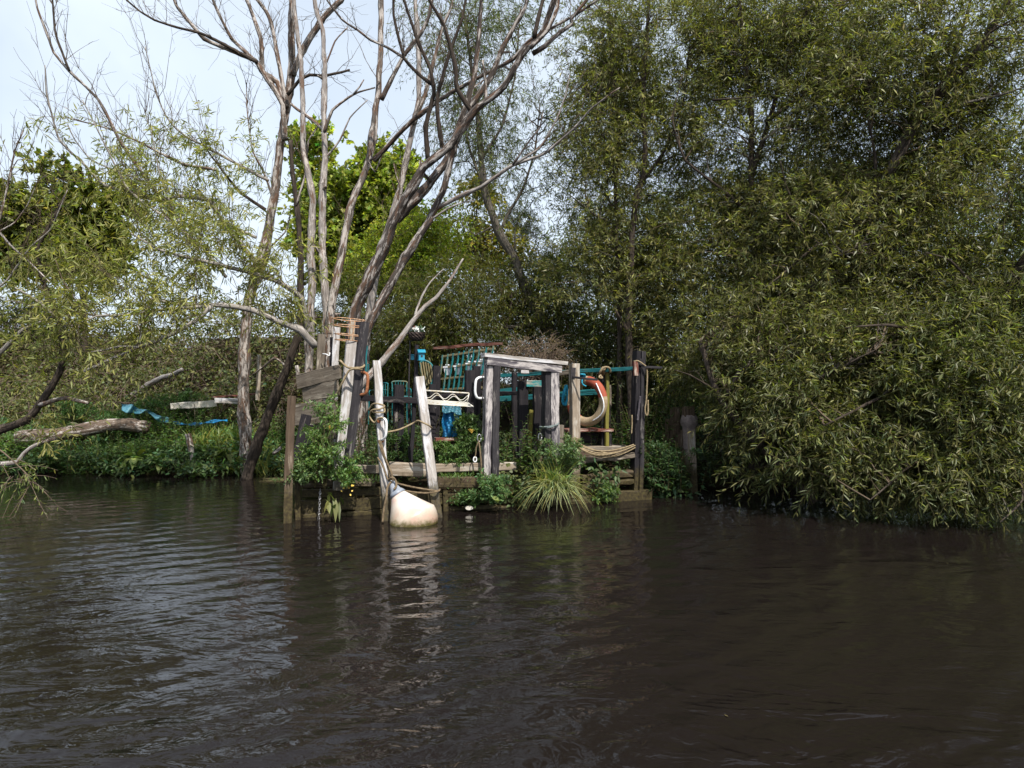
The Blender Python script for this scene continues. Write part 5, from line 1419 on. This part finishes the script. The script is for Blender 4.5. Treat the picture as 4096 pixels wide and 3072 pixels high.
for top, bot, d, wpx, m, lab in [((2701, 1630), (2700, 1970), 11.4, 33, 'brown', 'brown square post left of the cloth-wrapped post, nearly as tall'),
                               ((2675, 1676), (2675, 1950), 11.5, 20, 'brown', 'thin brown post, leftmost of the cluster by the cloth-wrapped post'),
                               ((2716, 1740), (2716, 1970), 11.2, 22, 'brown', 'short brown post tucked against the cloth-wrapped post')]:
    one('mooring_post', lab, 'post', 'post', m, (top, bot, d, d, wpx, .1))

# --- leaning dead branch
db_ = thing('dead_branch', 'bare silver dead branch leaning up to the right from behind the ladder', 'branch', P(1440, 1545, 9.7))
MB().tube((pp_ := limb_path([(1425, 1560), (1480, 1500), (1518, 1460), (1590, 1370), (1664, 1268), (1700, 1225), (1745, 1190), (1800, 1120), (1852, 1035)], 9.7, 10.2, .08, .3, .03)), np.linspace(.060, .014, len(pp_)), 9, wob=.08).build('limb', M['bark_pale'], db_, True)
pp_ = limb_path([(1660, 1275), (1668, 1235), (1690, 1180), (1720, 1130), (1775, 1075)], 10, 10.1, .08, .3, .02)
MB().tube(pp_, np.linspace(.022, .006, len(pp_)), 7, wob=.08).build('twig', M['bark_pale'], db_, True)
rw = MB().timber(P(1735, 1392, 12.4), P(2010, 1375, 12.2), .05, .03, ZUP, wob=.010)
tag(rw.build('plank', M['redstrip']), 'reddish strip of old board above the trellis among the leaves', 'plank')
WG = 1.35
# ------------------------------------------------------------------ plants
def grow(name, label, cat, base, group=None):
    return thing(name, label, cat, base, group)

def fern_arrays(base, h, spread, nf, col, lean=(0, 0, 0)):
    """feathery divided leaves (cow parsley): many fronds of paired leaflets"""
    b = np.asarray(base, float)
    az = R.rand(nf) * 6.283; el = .25 + 1.1 * R.rand(nf)
    dirs = nrm(np.stack([np.cos(az) * np.cos(el), np.sin(az) * np.cos(el), np.sin(el)], axis=1) + np.asarray(lean))
    st = b + np.stack([R.randn(nf) * spread * .22, R.randn(nf) * spread * .18, (.12 + .86 * R.rand(nf)) * h], axis=1)
    L = (.13 + .15 * R.rand(nf)) * (.6 + h * .6)
    m = 11
    pos, al, l, w, tp = twig_leaves(st, dirs, L, m, .085, .0, .35, 'willow', 1.5, .05)
    # second order leaflets
    q = 6
    t = (np.arange(q) + .6) / q
    p2 = (pos[:, None] + al[:, None] * (l[:, None] * t)[..., None]).reshape(-1, 3)
    sd = nrm(np.cross(al, R.randn(len(al), 3)))
    sg = np.where(np.arange(q) % 2, 1, -1)
    a2 = nrm(al[:, None] * .7 + sd[:, None] * sg[None, :, None] + R.randn(len(al), q, 3) * .25).reshape(-1, 3)
    n = len(p2)
    V, Q, k = leaf_arrays(p2, a2, .036 + .022 * R.rand(n), .015 + .010 * R.rand(n), 'willow')
    c = tints(n, k, col, .25, .12)
    # stalks
    stalk = np.stack([np.repeat(b[None], nf, 0), (b + st) / 2 + R.randn(nf, 3) * .02, st, st + dirs * L[:, None] * .5], axis=1)
    return V, Q, c, np.concatenate([tp, stalk])

def fern(label, x, y, d, hpx, wpx, nf, col=(.075, .125, .035), name='cow_parsley', flowers=0, fcol='petal_w', lean=(0, 0, 0), group=None):
    base = P(x, y, d)
    t = grow(name, label, 'plant', base, group)
    V, Q, c, tp = fern_arrays(base, px(hpx, d), px(wpx, d), nf, col, lean)
    ok = V[:, 2] > -.3
    tp[..., 2] = np.maximum(tp[..., 2], .01)
    tV, tQ = twig_mesh(tp, .005, .002); leafy('leaves', V, Q, c * WG, M['leaf_weed'], tV, tQ, M['twig_green'], t)
    for _ in range(flowers):
        q = base + np.array([R.randn() * px(wpx, d) * .3, R.randn() * .08 - .08, px(hpx, d) * (.75 + .35 * R.rand())])
        mb = MB()
        for k in range(16):
            e = q + np.array([R.randn() * .022, R.randn() * .022, R.randn() * .008])
            mb.tube([q - ZUP * .05, e], .0012, 3)
            for a in range(3):
                v = nrm(R.randn(3)) * .009
                mb.add([e + v, e + np.array([v[1], -v[0], v[2] * .3]), e - v * .6 + ZUP * .004], [(0, 1, 2)])
        mb.build('flower', M[fcol], t)
    return t

def strips(base, dirs, L, W, droop, K=7, fold=.25):
    """arching blades (N) as bent strips with a fold"""
    n = len(dirs); t = np.linspace(0, 1, K)
    side = nrm(np.cross(dirs, np.array([0, 0, 1.0]) + R.randn(n, 3) * .25))
    c = base[:, None] + dirs[:, None] * (L[:, None] * t)[..., None] + np.array([0, 0, -1.0]) * ((L * droop)[:, None] * t ** 2.2)[..., None]
    wd = (W[:, None] * (np.minimum(1, 3.5 * t + .25) * (1 - t ** 3)))[..., None] * side[:, None] * .5
    mid = c + np.array([0, 0, -1.0]) * (np.linalg.norm(wd, axis=-1, keepdims=True) * fold)
    V = np.stack([c - wd, mid, c + wd], axis=2)
    idx = np.arange(n * K * 3).reshape(n, K, 3)
    Q = np.concatenate([np.stack([idx[:, :-1, k], idx[:, :-1, k + 1], idx[:, 1:, k + 1], idx[:, 1:, k]], axis=-1).reshape(-1, 4) for k in (0, 1)])
    return V.reshape(-1, 3), Q, K * 3

def grass(label, x, y, d, n, L, W, spread, droop, col, name='grass_clump', el=(.5, 1.4), var=.3, warm=.2, flowers=0, group=None):
    base = P(x, y, d); t = grow(name, label, 'grass', base, group)
    if L < .3: t['kind'] = 'stuff'
    az = R.rand(n) * 6.283; e = el[0] + (el[1] - el[0]) * R.rand(n)
    dr = np.stack([np.cos(az) * np.cos(e), np.sin(az) * np.cos(e), np.sin(e)], axis=1)
    b = base + np.stack([R.randn(n) * spread, R.randn(n) * spread * .7, np.zeros(n)], axis=1)
    V, Q, k = strips(b, dr, L * (.5 + .6 * R.rand(n)), W * (.6 + .6 * R.rand(n)), droop * (.6 + .8 * R.rand(n)))
    V[:, 2] = np.maximum(V[:, 2], -.02)
    np_mesh('blades', V, Q, M['blade'], t, tints(n, k, col, var, warm))
    return t

def broad(label, x, y, d, n, L, W, col, name='dock_plant', el=(.3, 1.3), droop=.7, spread=.04, group=None, warm=.15):
    """rosette of long broad leaves"""
    base = P(x, y, d); t = grow(name, label, 'plant', base, group)
    az = R.rand(n) * 6.283; e = el[0] + (el[1] - el[0]) * R.rand(n)
    dr = np.stack([np.cos(az) * np.cos(e), np.sin(az) * np.cos(e) - .1, np.sin(e)], axis=1)
    b = base + np.stack([R.randn(n) * spread, R.randn(n) * spread, np.abs(R.randn(n)) * spread], axis=1)
    K = 8; tt = np.linspace(0, 1, K)
    l = L * (.55 + .6 * R.rand(n)); w = W * (.7 + .5 * R.rand(n))
    side = nrm(np.cross(dr, np.array([0, 0, 1.0]) + R.randn(n, 3) * .3))
    c = b[:, None] + dr[:, None] * (l[:, None] * tt)[..., None] + np.array([0, 0, -1.0]) * ((l * droop * (.5 + R.rand(n)))[:, None] * tt ** 2)[..., None]
    prof = np.array([.08, .10, .55, .9, 1, .85, .5, .02])
    rip = 1 + .12 * R.randn(n, K)
    wd = (w[:, None] * prof * rip)[..., None] * side[:, None] * .5
    mid = c + np.array([0, 0, -1.0]) * (np.linalg.norm(wd, axis=-1, keepdims=True) * .35)
    V = np.stack([c - wd, mid, c + wd], axis=2)
    idx = np.arange(n * K * 3).reshape(n, K, 3)
    Q = np.concatenate([np.stack([idx[:, :-1, k], idx[:, :-1, k + 1], idx[:, 1:, k + 1], idx[:, 1:, k]], axis=-1).reshape(-1, 4) for k in (0, 1)])
    np_mesh('leaves', V.reshape(-1, 3), Q, M['leaf_weed'], t, tints(n, K * 3, col, .2, warm))
    return t

def nettle(label, x, y, d, ns, h, spread, col, L=.075, W=.04, name='nettle_clump', group=None, cat='plant'):
    """upright stems with pairs of toothed leaves"""
    base = P(x, y, d); t = grow(name, label, cat, base, group)
    st = base + np.stack([R.randn(ns) * spread, R.randn(ns) * spread * .7, np.zeros(ns)], axis=1)
    up = nrm(np.stack([R.randn(ns) * .22, R.randn(ns) * .22 - .05, np.ones(ns)], axis=1))
    H = h * (.5 + .6 * R.rand(ns))
    m = 16
    f = (np.arange(m) + .8) / m
    pos = st[:, None] + up[:, None] * (H[:, None] * f)[..., None]
    az = (np.arange(m) * 1.5708 + 3.1416 * (np.arange(m) % 2))[None] + R.rand(ns, 1) * 6 + R.randn(ns, m) * .3
    al = nrm(np.stack([np.cos(az), np.sin(az), -.15 + .5 * np.broadcast_to(f, az.shape) + R.randn(ns, m) * .2], axis=-1))
    l = (L * (1.15 - .65 * f))[None] * (.7 + .5 * R.rand(ns, m))
    n = ns * m
    V, Q, k = leaf_arrays(pos.reshape(-1, 3), al.reshape(-1, 3), l.ravel(), (l * W / L).ravel(), 'ovate', up=nrm(np.array([0, 0, 1.0]) + R.randn(n, 3) * .25))
    lf = (V, Q, tints(n, k, np.asarray(col) * WG, .22, .13))
    tp = st[:, None] + up[:, None] * (H[:, None] * np.array([0, .35, .7, 1.0]))[..., None]
    tV, tQ = twig_mesh(tp, .005, .002); leafy('leaves', *lf, M['leaf_weed'], tV, tQ, M['twig_green'], t)
    return t

def ivy(label, pts, d, n, col, L=.07, W=.06, name='ivy', k=0., group=None, spread=14):
    """leaves hanging over the bank wall along traced lines"""
    S = []
    for a, b in zip(pts[:-1], pts[1:]):
        m = max(2, int(n / (len(pts) - 1)))
        t = R.rand(m)
        for q in t: S.append(P(a[0] + (b[0] - a[0]) * q + R.randn() * spread, a[1] + (b[1] - a[1]) * q + R.randn() * spread, d - .08 * R.rand() - k))
    S = np.array(S); S[:, 2] = np.maximum(S[:, 2], .03)
    t = grow(name, label, 'plant', P(pts[-1][0], pts[-1][1], d), group)
    al = nrm(R.randn(len(S), 3) * .6 + np.array([0, -.35, -.5]))
    V, Q, kk = leaf_arrays(S, al, L * (.6 + .7 * R.rand(len(S))), W * (.6 + .7 * R.rand(len(S))), 'ovate', up=nrm(R.randn(len(S), 3) * .4 + np.array([.1, -.8, .5])))
    np_mesh('leaves', V, Q, M['leaf_weed'], t, tints(len(S), kk, col, .25, .15))
    MB().tube(smooth([P(p[0], p[1], d + .02) for p in pts], .06), .005, 5).build('stem', M['twig_green'], t)
    return t

FG = (.078, .118, .042)
fern('tall ferny cow parsley growing up in front of the plank screen', 1300, 1960, 8.82, 330, 110, 42, (.095, .15, .045), flowers=1, fcol='petal_y')
fern('bushy ferny plant spreading over the beam left of the navy post', 1260, 1950, 8.8, 150, 110, 18, (.10, .155, .04))
fern('ferny plant leaning right at the foot of the navy post', 1380, 1960, 8.75, 120, 90, 20, (.085, .14, .04), lean=(.3, -.1, 0))
fern('low ferny plant hanging left over the stub post', 1215, 1930, 8.78, 80, 90, 34, FG, lean=(-.3, -.2, -.2))
broad('dock leaves, some red and yellow, drooping over the wall to the water', 1335, 2010, 8.72, 16, .15, .05, (.13, .15, .045), el=(-.8, .3), droop=.9, warm=.28, spread=.07)
o = MB()
for _ in range(13):
    q = P(1390 + R.randn() * 22, 1955 + R.randn() * 13, 8.66 + R.randn() * .03)
    s = unit(R.randn(3)) * .016; u_ = unit(np.cross(s, [.2, -1, .3])) * .011
    o.add([q - s, q - u_, q + s, q + u_], [(0, 1, 2, 3)])
tag(o.build('yellow_leaves', M['petal_y']), 'spray of yellowed leaves hanging by the low beam', 'leaves')
nettle('dark nettles behind the left ladder post', 1450, 1880, 9.75, 30, .9, .20, (.042, .068, .024))
nettle('nettles filling the gap between the two ladder posts', 1610, 1870, 10.9, 44, 1.05, .30, (.04, .066, .022))
fern('ferny weeds below the shaded rail between the ladder posts', 1580, 1860, 10.0, 120, 160, 50, (.05, .09, .026))
grass('tufts of bright grass under the plank behind the ladder', 1440, 1925, 9.15, 160, .20, .012, .14, .5, (.13, .20, .05))
fern('soft ferny clump between the right ladder post and the heavy frame', 1800, 1865, 9.8, 75, 120, 36, (.075, .125, .035))
fern('ferny plant climbing beside the left leg of the heavy frame', 1870, 1830, 9.85, 150, 80, 50, (.06, .10, .03), flowers=1, fcol='petal_y')
grass('short grass along the beam between ladder and frame', 1820, 1905, 9.5, 200, .13, .010, .22, .5, (.10, .16, .04))
nettle('leafy weeds inside the heavy frame behind the low plank', 2040, 1860, 10.0, 20, .5, .14, (.062, .1, .03), L=.085)
nettle('taller dark weeds inside the heavy frame by its right leg', 2120, 1860, 9.95, 16, .75, .08, (.045, .075, .022), L=.10, W=.05)
ivy('ivy with pale heart leaves hanging on the bank wall below the heavy frame', [(1975, 1900), (2030, 1890), (2070, 1930), (2110, 1890), (2090, 1980), (2050, 1990), (2120, 2010)], 9.72, 150, (.10, .125, .045), spread=20)
nettle('bindweed mass under the end of the low plank', 2090, 1990, 9.75, 22, .34, .12, (.05, .08, .025), L=.07, W=.055)
fern('small ferny plant with a pale leaf at the waterline below the frame', 1965, 2015, 9.35, 95, 90, 34, (.075, .13, .045))
broad('broad toothed leaf by the small ferny plant at the waterline', 1985, 2000, 9.28, 5, .16, .09, (.15, .20, .07), el=(-.1, .5), droop=.5)
fern('tiny green sprigs growing from the mossy wall', 1880, 2030, 9.4, 35, 60, 14, (.07, .12, .04))
o = MB(); c = P(1874, 2030, 9.36)
o.add([c + JU * .052 * math.cos(a) * (1 if math.sin(a) > 0 else 1) + ZUP * .026 * math.sin(a) + JN * (.05 if k else 0) for k in (0, 1) for a in np.linspace(0, 2 * math.pi, 12, endpoint=False)],
      [tuple(range(11, -1, -1)), tuple(range(12, 24))] + [(i, (i + 1) % 12, 12 + (i + 1) % 12, 12 + i) for i in range(12)])
tag(o.build('fungus', M['stone']), 'pale bracket fungus on the mossy wall near the waterline', 'fungus')
grass('big pale sedge clump arching over the wall, right of the frame', 2225, 1965, 9.62, 420, .74, .015, .075, .75, (.26, .28, .125), el=(.35, 1.35), warm=.16, name='sedge_clump')
grass('greener upright blades rising through the pale sedge', 2215, 1945, 9.66, 130, .70, .015, .09, .45, (.20, .25, .075), el=(.8, 1.45), name='sedge_clump')
fern('grey-green ferny plant crowning the sedge clump', 2235, 1890, 9.75, 110, 190, 40, (.085, .13, .048))
ivy('bindweed trailing down the rotten beams right of the sedge', [(2385, 1850), (2400, 1890), (2385, 1940), (2410, 1990), (2450, 1960), (2440, 1900), (2470, 1870)], 10.05, 110, (.075, .115, .04), L=.085, W=.055, spread=14)
fern('small sprig at the foot of the bindweed', 2430, 2010, 10.1, 60, 70, 20, (.09, .14, .04))
nettle('dark weeds at the foot of the dark end post', 2600, 1960, 10.5, 26, .75, .16, (.045, .078, .028), L=.11, W=.05)
nettle('dark leafy mass below the cloth-wrapped post', 2680, 1960, 10.8, 34, .85, .22, (.04, .072, .026), L=.12, W=.055)
fern('dark ferny plant with a white flower head near the brown posts', 2650, 1920, 10.6, 130, 150, 60, (.04, .072, .028), flowers=1)
ivy('dark leaves hanging to the water at the right end', [(2570, 1930), (2620, 1980), (2660, 1990), (2720, 1960), (2770, 1960)], 10.6, 90, (.05, .085, .03), L=.11, W=.05, spread=18)
nettle('weeds behind the bench and yellow-green post', 2480, 1790, 11.0, 30, .7, .25, (.04, .07, .022), L=.09)
nettle('tall weeds behind the dark end post', 2590, 1800, 11.4, 36, 1.1, .3, (.042, .066, .02), L=.12, W=.04)
fern('ferny weed left of the yellow-green post', 2390, 1790, 11.0, 70, 110, 30, (.04, .075, .026))

# dry brown bush
t = thing('dry_bush', 'dry brown bush of dead stems behind the right of the frame beam', 'bush', P(2130, 1520, 12.3))
p, u = blob_points([(2140, 1400, 12.3, 130, 56, .5), (2050, 1425, 12.2, 70, 36, .4), (2225, 1435, 12.3, 70, 46, .4)], 480, .55, 3.0)
d_ = nrm(u * .5 + R.randn(len(p), 3) * .7)
pos, al, l, w_, tp = twig_leaves(p, d_, .15 + .2 * R.rand(len(p)), 7, .035, .014, .3)
V, Q, k = leaf_arrays(pos, al, l, w_, 'ovate'); np_mesh('leaves', V, Q, M['leaf_soft'], t, tints(len(pos), k, (.22, .17, .115), .35, .12))
V, Q = twig_mesh(tp, .005, .002); np_mesh('stem', V, Q, M['twig_dry'], t)
base_ = P(2130, 1520, 12.3)
tps = np.array([[base_ + R.randn(3) * .1, (base_ + q) / 2 + R.randn(3) * .08, q] for q in p[:120]])
V, Q = twig_mesh(tps, .008, .004); np_mesh('stem', V, Q, M['twig_dry'], t)

# ------------------------------------------------------------------ left bank
def on_bank(x, d):
    X = (x - CX) / FPX * d
    zz = float(ground_z(np.array([X]), np.array([d]))[0])
    return CY + (EYE - zz) * FPX / d
lg = thing('log', 'thick weathered log lying along the left bank above the water', 'log', P(350, 1760, 13.0))
pp_ = limb_path([(70, 1755), (125, 1748), (230, 1738), (330, 1722), (430, 1702), (520, 1700), (600, 1712)], 13.75, 14.2, .12, .3, .1)
MB().tube(pp_, np.linspace(.145, .125, len(pp_)) * (1 + .06 * np.sin(np.arange(len(pp_)) * .9)), 14, wob=.05).build('trunk', M['log'], lg, True)
mb = MB(); mb.timber(P(684, 1626, 14.6), P(866, 1612, 14.9), .13, .12, ZUP, wob=.006); tag(mb.build('plank', M['stone']), 'long pale board resting on the left bank behind the straight trunk', 'plank')
mb = MB(); mb.timber(P(862, 1603, 14.6), P(985, 1606, 14.7), .10, .16, ZUP, wob=.004); tag(mb.build('plank', M['pale']), 'short white board overlapping the long pale one on the left bank', 'plank')
mb = MB(); mb.timber(P(850, 1588, 14.9), P(1030, 1578, 15.2), .04, .3, ZUP, wob=.006); tag(mb.build('plank', M['redwood']), 'rusty brown sheet lying behind the white board on the left bank', 'plank')
db2 = thing('dead_branch', 'short broken branch with a pale torn end poking from the brambles', 'branch', P(600, 1560, 14.3))
pp_ = limb_path([(520, 1590), (600, 1535), (650, 1510), (690, 1500), (728, 1478)], 16.4, 15.4, .1, .3, .06); MB().tube(pp_, np.linspace(.08, .045, len(pp_)), 10, wob=.1).build('limb', M['bark_pale'], db2, True)
def strip_tarp(u, v):
    x = 487 + (675 - 487) * u; y = 1628 + 60 * u ** 1.6 + (26 - 10 * u + 10 * math.sin(u * 9)) * (v - .5) + (6 if u < .25 else -6) * math.sin(u * 14)
    return P(x, y, 14.25 + .10 * math.sin(u * 21 + v * 3) - .12 * v)
cloth(strip_tarp, 50, 10, 'tarpaulin', M['tarp_pale'], 'pale blue tarpaulin strip half buried in weeds on the left bank', 'tarpaulin')
def strip2(u, v):
    return P(690 + 220 * u, 1690 + 8 * math.sin(u * 5) + (9 + 6 * math.sin(u * 19)) * (v - .5), 14.3 + .08 * math.sin(u * 27) - .08 * v)
cloth(strip2, 50, 8, 'tarpaulin', M['tarp'], 'darker blue tarpaulin edge showing through plants right of the pale strip', 'tarpaulin')
st = MB(); st.tube(limb_path([(752, 1735), (764, 1790), (775, 1850), (780, 1880)], 13.35, 13.3, .05, .5, .04), .058, 9, wob=.14)
tag(st.build('stump', M['bark_main'], None, True), 'short broken stump standing at the water edge of the left bank', 'stump')
for x0, y0, x1, y1, d, lab in [(1092, 1815, 1125, 1790, 12.9, 'cut pale stub of wood at the foot of the leaning dark trunk'), (1186, 1462, 1192, 1520, 10.4, 'upright cut branch stub behind the top plank of the screen'), (1190, 1490, 1196, 1540, 10.1, 'dark cut stub with pale face leaning by the top plank of the screen')]:
    st = MB(); st.tube(limb_path([(x0, y0), ((x0 + x1) / 2 + 2, (y0 + y1) / 2), (x1, y1)], d, d, .05, .3, .03), px(7, d), 9, wob=.1)
    tag(st.build('stump', M['bark_main'], None, True), lab, 'stump')
one('stake', 'thin bare stake among the brambles right of the straight trunk', 'stake', 'stake', 'tan', ((1038, 1420), (1030, 1600), 14.8, 14.8, 16, .07))

lb = (.075, .125, .030)
k_ = 0
for x, d, kind, lab in [
    (380, 13.6, 'n', 'nettles below the thick log, near its left end'), (520, 13.5, 'n', 'dark leafy weeds at the waterline under the right part of the log'), (600, 13.45, 'n', 'leafy weeds at the waterline right of the log end'),
    (545, 13.4, 'b', 'large dock rosette at the waterline of the left bank'), (640, 13.35, 'b', 'second dock rosette, nearest the broken stump'), (700, 13.7, 'n', 'tall green weeds around the broken stump'),
    (800, 13.75, 'b', 'broad pointed leaves right of the broken stump'), (860, 13.8, 'g', 'bright grass on the bank left of the straight trunk'), (900, 13.5, 'b', 'dock with drooping leaves left of the straight trunk foot'),
    (640, 14.2, 'n', 'weeds growing in front of the pale blue tarpaulin'), (760, 14.2, 'n', 'weeds in front of the pale boards on the left bank'), (480, 14.6, 'f', 'ferny green mass behind the log'), (330, 14.8, 'f', 'ferny green mass at the far left behind the log'),
    (590, 14.9, 'f', 'ferny green mass above the pale blue tarpaulin'), (420, 15.1, 'n', 'nettle bed at the foot of the bramble bank, left'), (560, 15.3, 'n', 'nettle bed at the foot of the bramble bank, under the broken branch'),
    (250, 15.0, 'n', 'nettle bed behind the crooked left willow limb'), (1060, 13.9, 'g', 'long grass between the straight trunk and the leaning dark trunk'), (1110, 12.6, 'g', 'long grass behind the leftmost jetty post'), (1130, 13.3, 'g', 'pale grass on the bank right of the leaning trunk'),
    (1080, 14.4, 'n', 'weeds behind the foot of the leaning dark trunk'), (1160, 12.5, 'f', 'ferny weed behind the plank screen'), (150, 13.7, 'n', 'shaded weeds under the left willow'), (30, 13.7, 'n', 'shaded weeds at the very left edge of the bank'), (940, 14.3, 'g', 'grass tuft behind the straight trunk'),
    (800, 12.95, 'n', 'small leafy plant standing in the shallow water by the stump'), (1000, 13.35, 'g', 'thin grass at the foot of the straight trunk'), (270, 13.55, 'n', 'dark weeds under the left end of the log'), (440, 13.45, 'n', 'thick weeds under the middle of the log'), (170, 13.5, 'n', 'weeds between the log and the pale bent left limb'), (720, 14.9, 'f', 'green ferny weeds behind the pale board')]:
    y = on_bank(x, d)
    if lab.startswith('small leafy plant'): y = CY + (EYE - .0) * FPX / d
    if kind == 'n': nettle(lab, x, y, d, 36, .55 if d < 14 else .8, .24, lb if d > 13.6 else (.065, .11, .03), L=.10, W=.055) if not lab.startswith('small') else nettle(lab, x, y, d, 10, .38, .09, lb, L=.10, W=.04)
    elif kind == 'b': broad(lab, x, y - 8, d - .22, 20, .46, .12, (.17, .23, .075), el=(.3, 1.2), droop=.7)
    elif kind == 'g': grass(lab, x, y, d, 300, .78, .020, .24, .5, (.24, .27, .085), el=(.7, 1.45))
    else: fern(lab, x, y, d, 150, 210, 90, (.055, .105, .03))

def cover(name, label, cat, X0, X1, Y0, Y1, n, L, W, h, col, tpl='ovate', var=.35, warm=.2, mat='leaf_weed', stems=0, scol='twig_dry', fringe=False, cs=.9):
    X = X0 + (X1 - X0) * R.rand(n); Y = Y0 + (Y1 - Y0) * R.rand(n)
    Z = ground_z(X, Y)
    nv = np.array([mnoise.noise(Vector((a * cs, b * cs, 3.1))) + .5 * mnoise.noise(Vector((a * 2.3 * cs, b * 2.3 * cs, 1.1))) for a, b in zip(X, Y)])
    ok = (Y > shore(X) + .02) & (Z > -.2)
    if fringe: ok = np.abs(Y - shore(X) + .08) < .34; Z = np.maximum(Z, 0)
    top = h * (.55 + .8 * np.clip(nv + .35, 0, 1.2))
    Zp = Z + top * R.rand(n) ** .55
    S = np.stack([X, Y, Zp], axis=1)[ok]
    m = len(S)
    al = nrm(R.randn(m, 3) * .7 + np.array([0, -.35, .05]))
    V, Q, k = leaf_arrays(S, al, L * (.6 + .7 * R.rand(m)), W * (.6 + .7 * R.rand(m)), tpl, up=nrm(R.randn(m, 3) * .5 + np.array([.1, -.45, .8])))
    nv2 = np.repeat(np.exp(nv[ok][:, None] * .25), k, axis=0)
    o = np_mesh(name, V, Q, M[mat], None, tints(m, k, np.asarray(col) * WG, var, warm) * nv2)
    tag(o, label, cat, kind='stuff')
    if stems:
        j = R.choice(m, stems); s = S[j]
        d_ = nrm(R.randn(stems, 3) * .7 + np.array([0, -.3, .3])); l_ = .3 + .7 * R.rand(stems)
        tt = np.array([0, .3, .65, 1.0])
        tp = s[:, None] + d_[:, None] * (l_[:, None] * tt)[..., None] + np.array([0, 0, -.6]) * ((l_[:, None]) * tt ** 2)[..., None]
        V, Q = twig_mesh(tp, .006, .003)
        o2 = np_mesh('bramble_stems', V, Q, M[scol], None); tag(o2, 'tangle of dry brown bramble stems on the bank', 'stems', kind='stuff')
    return o
cover('bramble_thicket', 'bramble thicket covering the steep left bank', 'brambles', -17, -1.2, 14.9, 19.5, 46000, .08, .062, .95, (.082, .09, .03), var=.3, warm=.13, stems=4200)
cover('ground_cover', 'low weeds and nettles over the left bank edge', 'weeds', -14, -3.2, 13.2, 15.6, 15000, .08, .045, .34, (.06, .105, .03))
cover('bank_fringe', 'leaves hanging over the waterline of the left bank', 'weeds', -14, -2.9, 12.6, 14.4, 16000, .095, .05, .42, (.055, .09, .03), fringe=True)
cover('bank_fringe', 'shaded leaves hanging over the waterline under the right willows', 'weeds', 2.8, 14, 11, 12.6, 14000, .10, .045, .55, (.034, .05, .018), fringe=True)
cover('weed_bed', 'weeds over the ground behind the jetty', 'weeds', -3.1, 3.4, 9.2, 14.5, 13000, .075, .04, .26, (.042, .066, .022))
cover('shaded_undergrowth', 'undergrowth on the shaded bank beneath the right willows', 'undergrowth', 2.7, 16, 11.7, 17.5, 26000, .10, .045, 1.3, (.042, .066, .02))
cover('hedge', 'tangled hedge of dark leaves behind the jetty', 'hedge', -3.5, 4.5, 14.6, 17, 16000, .075, .05, 1.6, (.065, .085, .024), stems=500)
# little scum leaves floating
o = MB()
for x, y in [(1277, 2071), (1420, 2062), (2905, 2865), (1760, 2010), (590, 2130), (1480, 2105), (1905, 2048), (2080, 2040), (2440, 2028), (1130, 2100), (1950, 2075), (980, 1960), (860, 1925)]:
    d = 1.7 * FPX / (y - CY); q = P(x, y, d) + ZUP * .004; a = R.rand() * 6
    u_ = np.array([math.cos(a), math.sin(a), 0]) * .016; v_ = np.array([-math.sin(a), math.cos(a), 0]) * .006
    f_ = MB().add([q - u_, q - v_, q + u_, q + v_], [(0, 1, 2, 3)]).build('fallen_leaf', M['mossy'])
    tag(f_, 'small yellowish fallen leaf floating on the dark water', 'leaf', 'fallen leaves floating on the water')
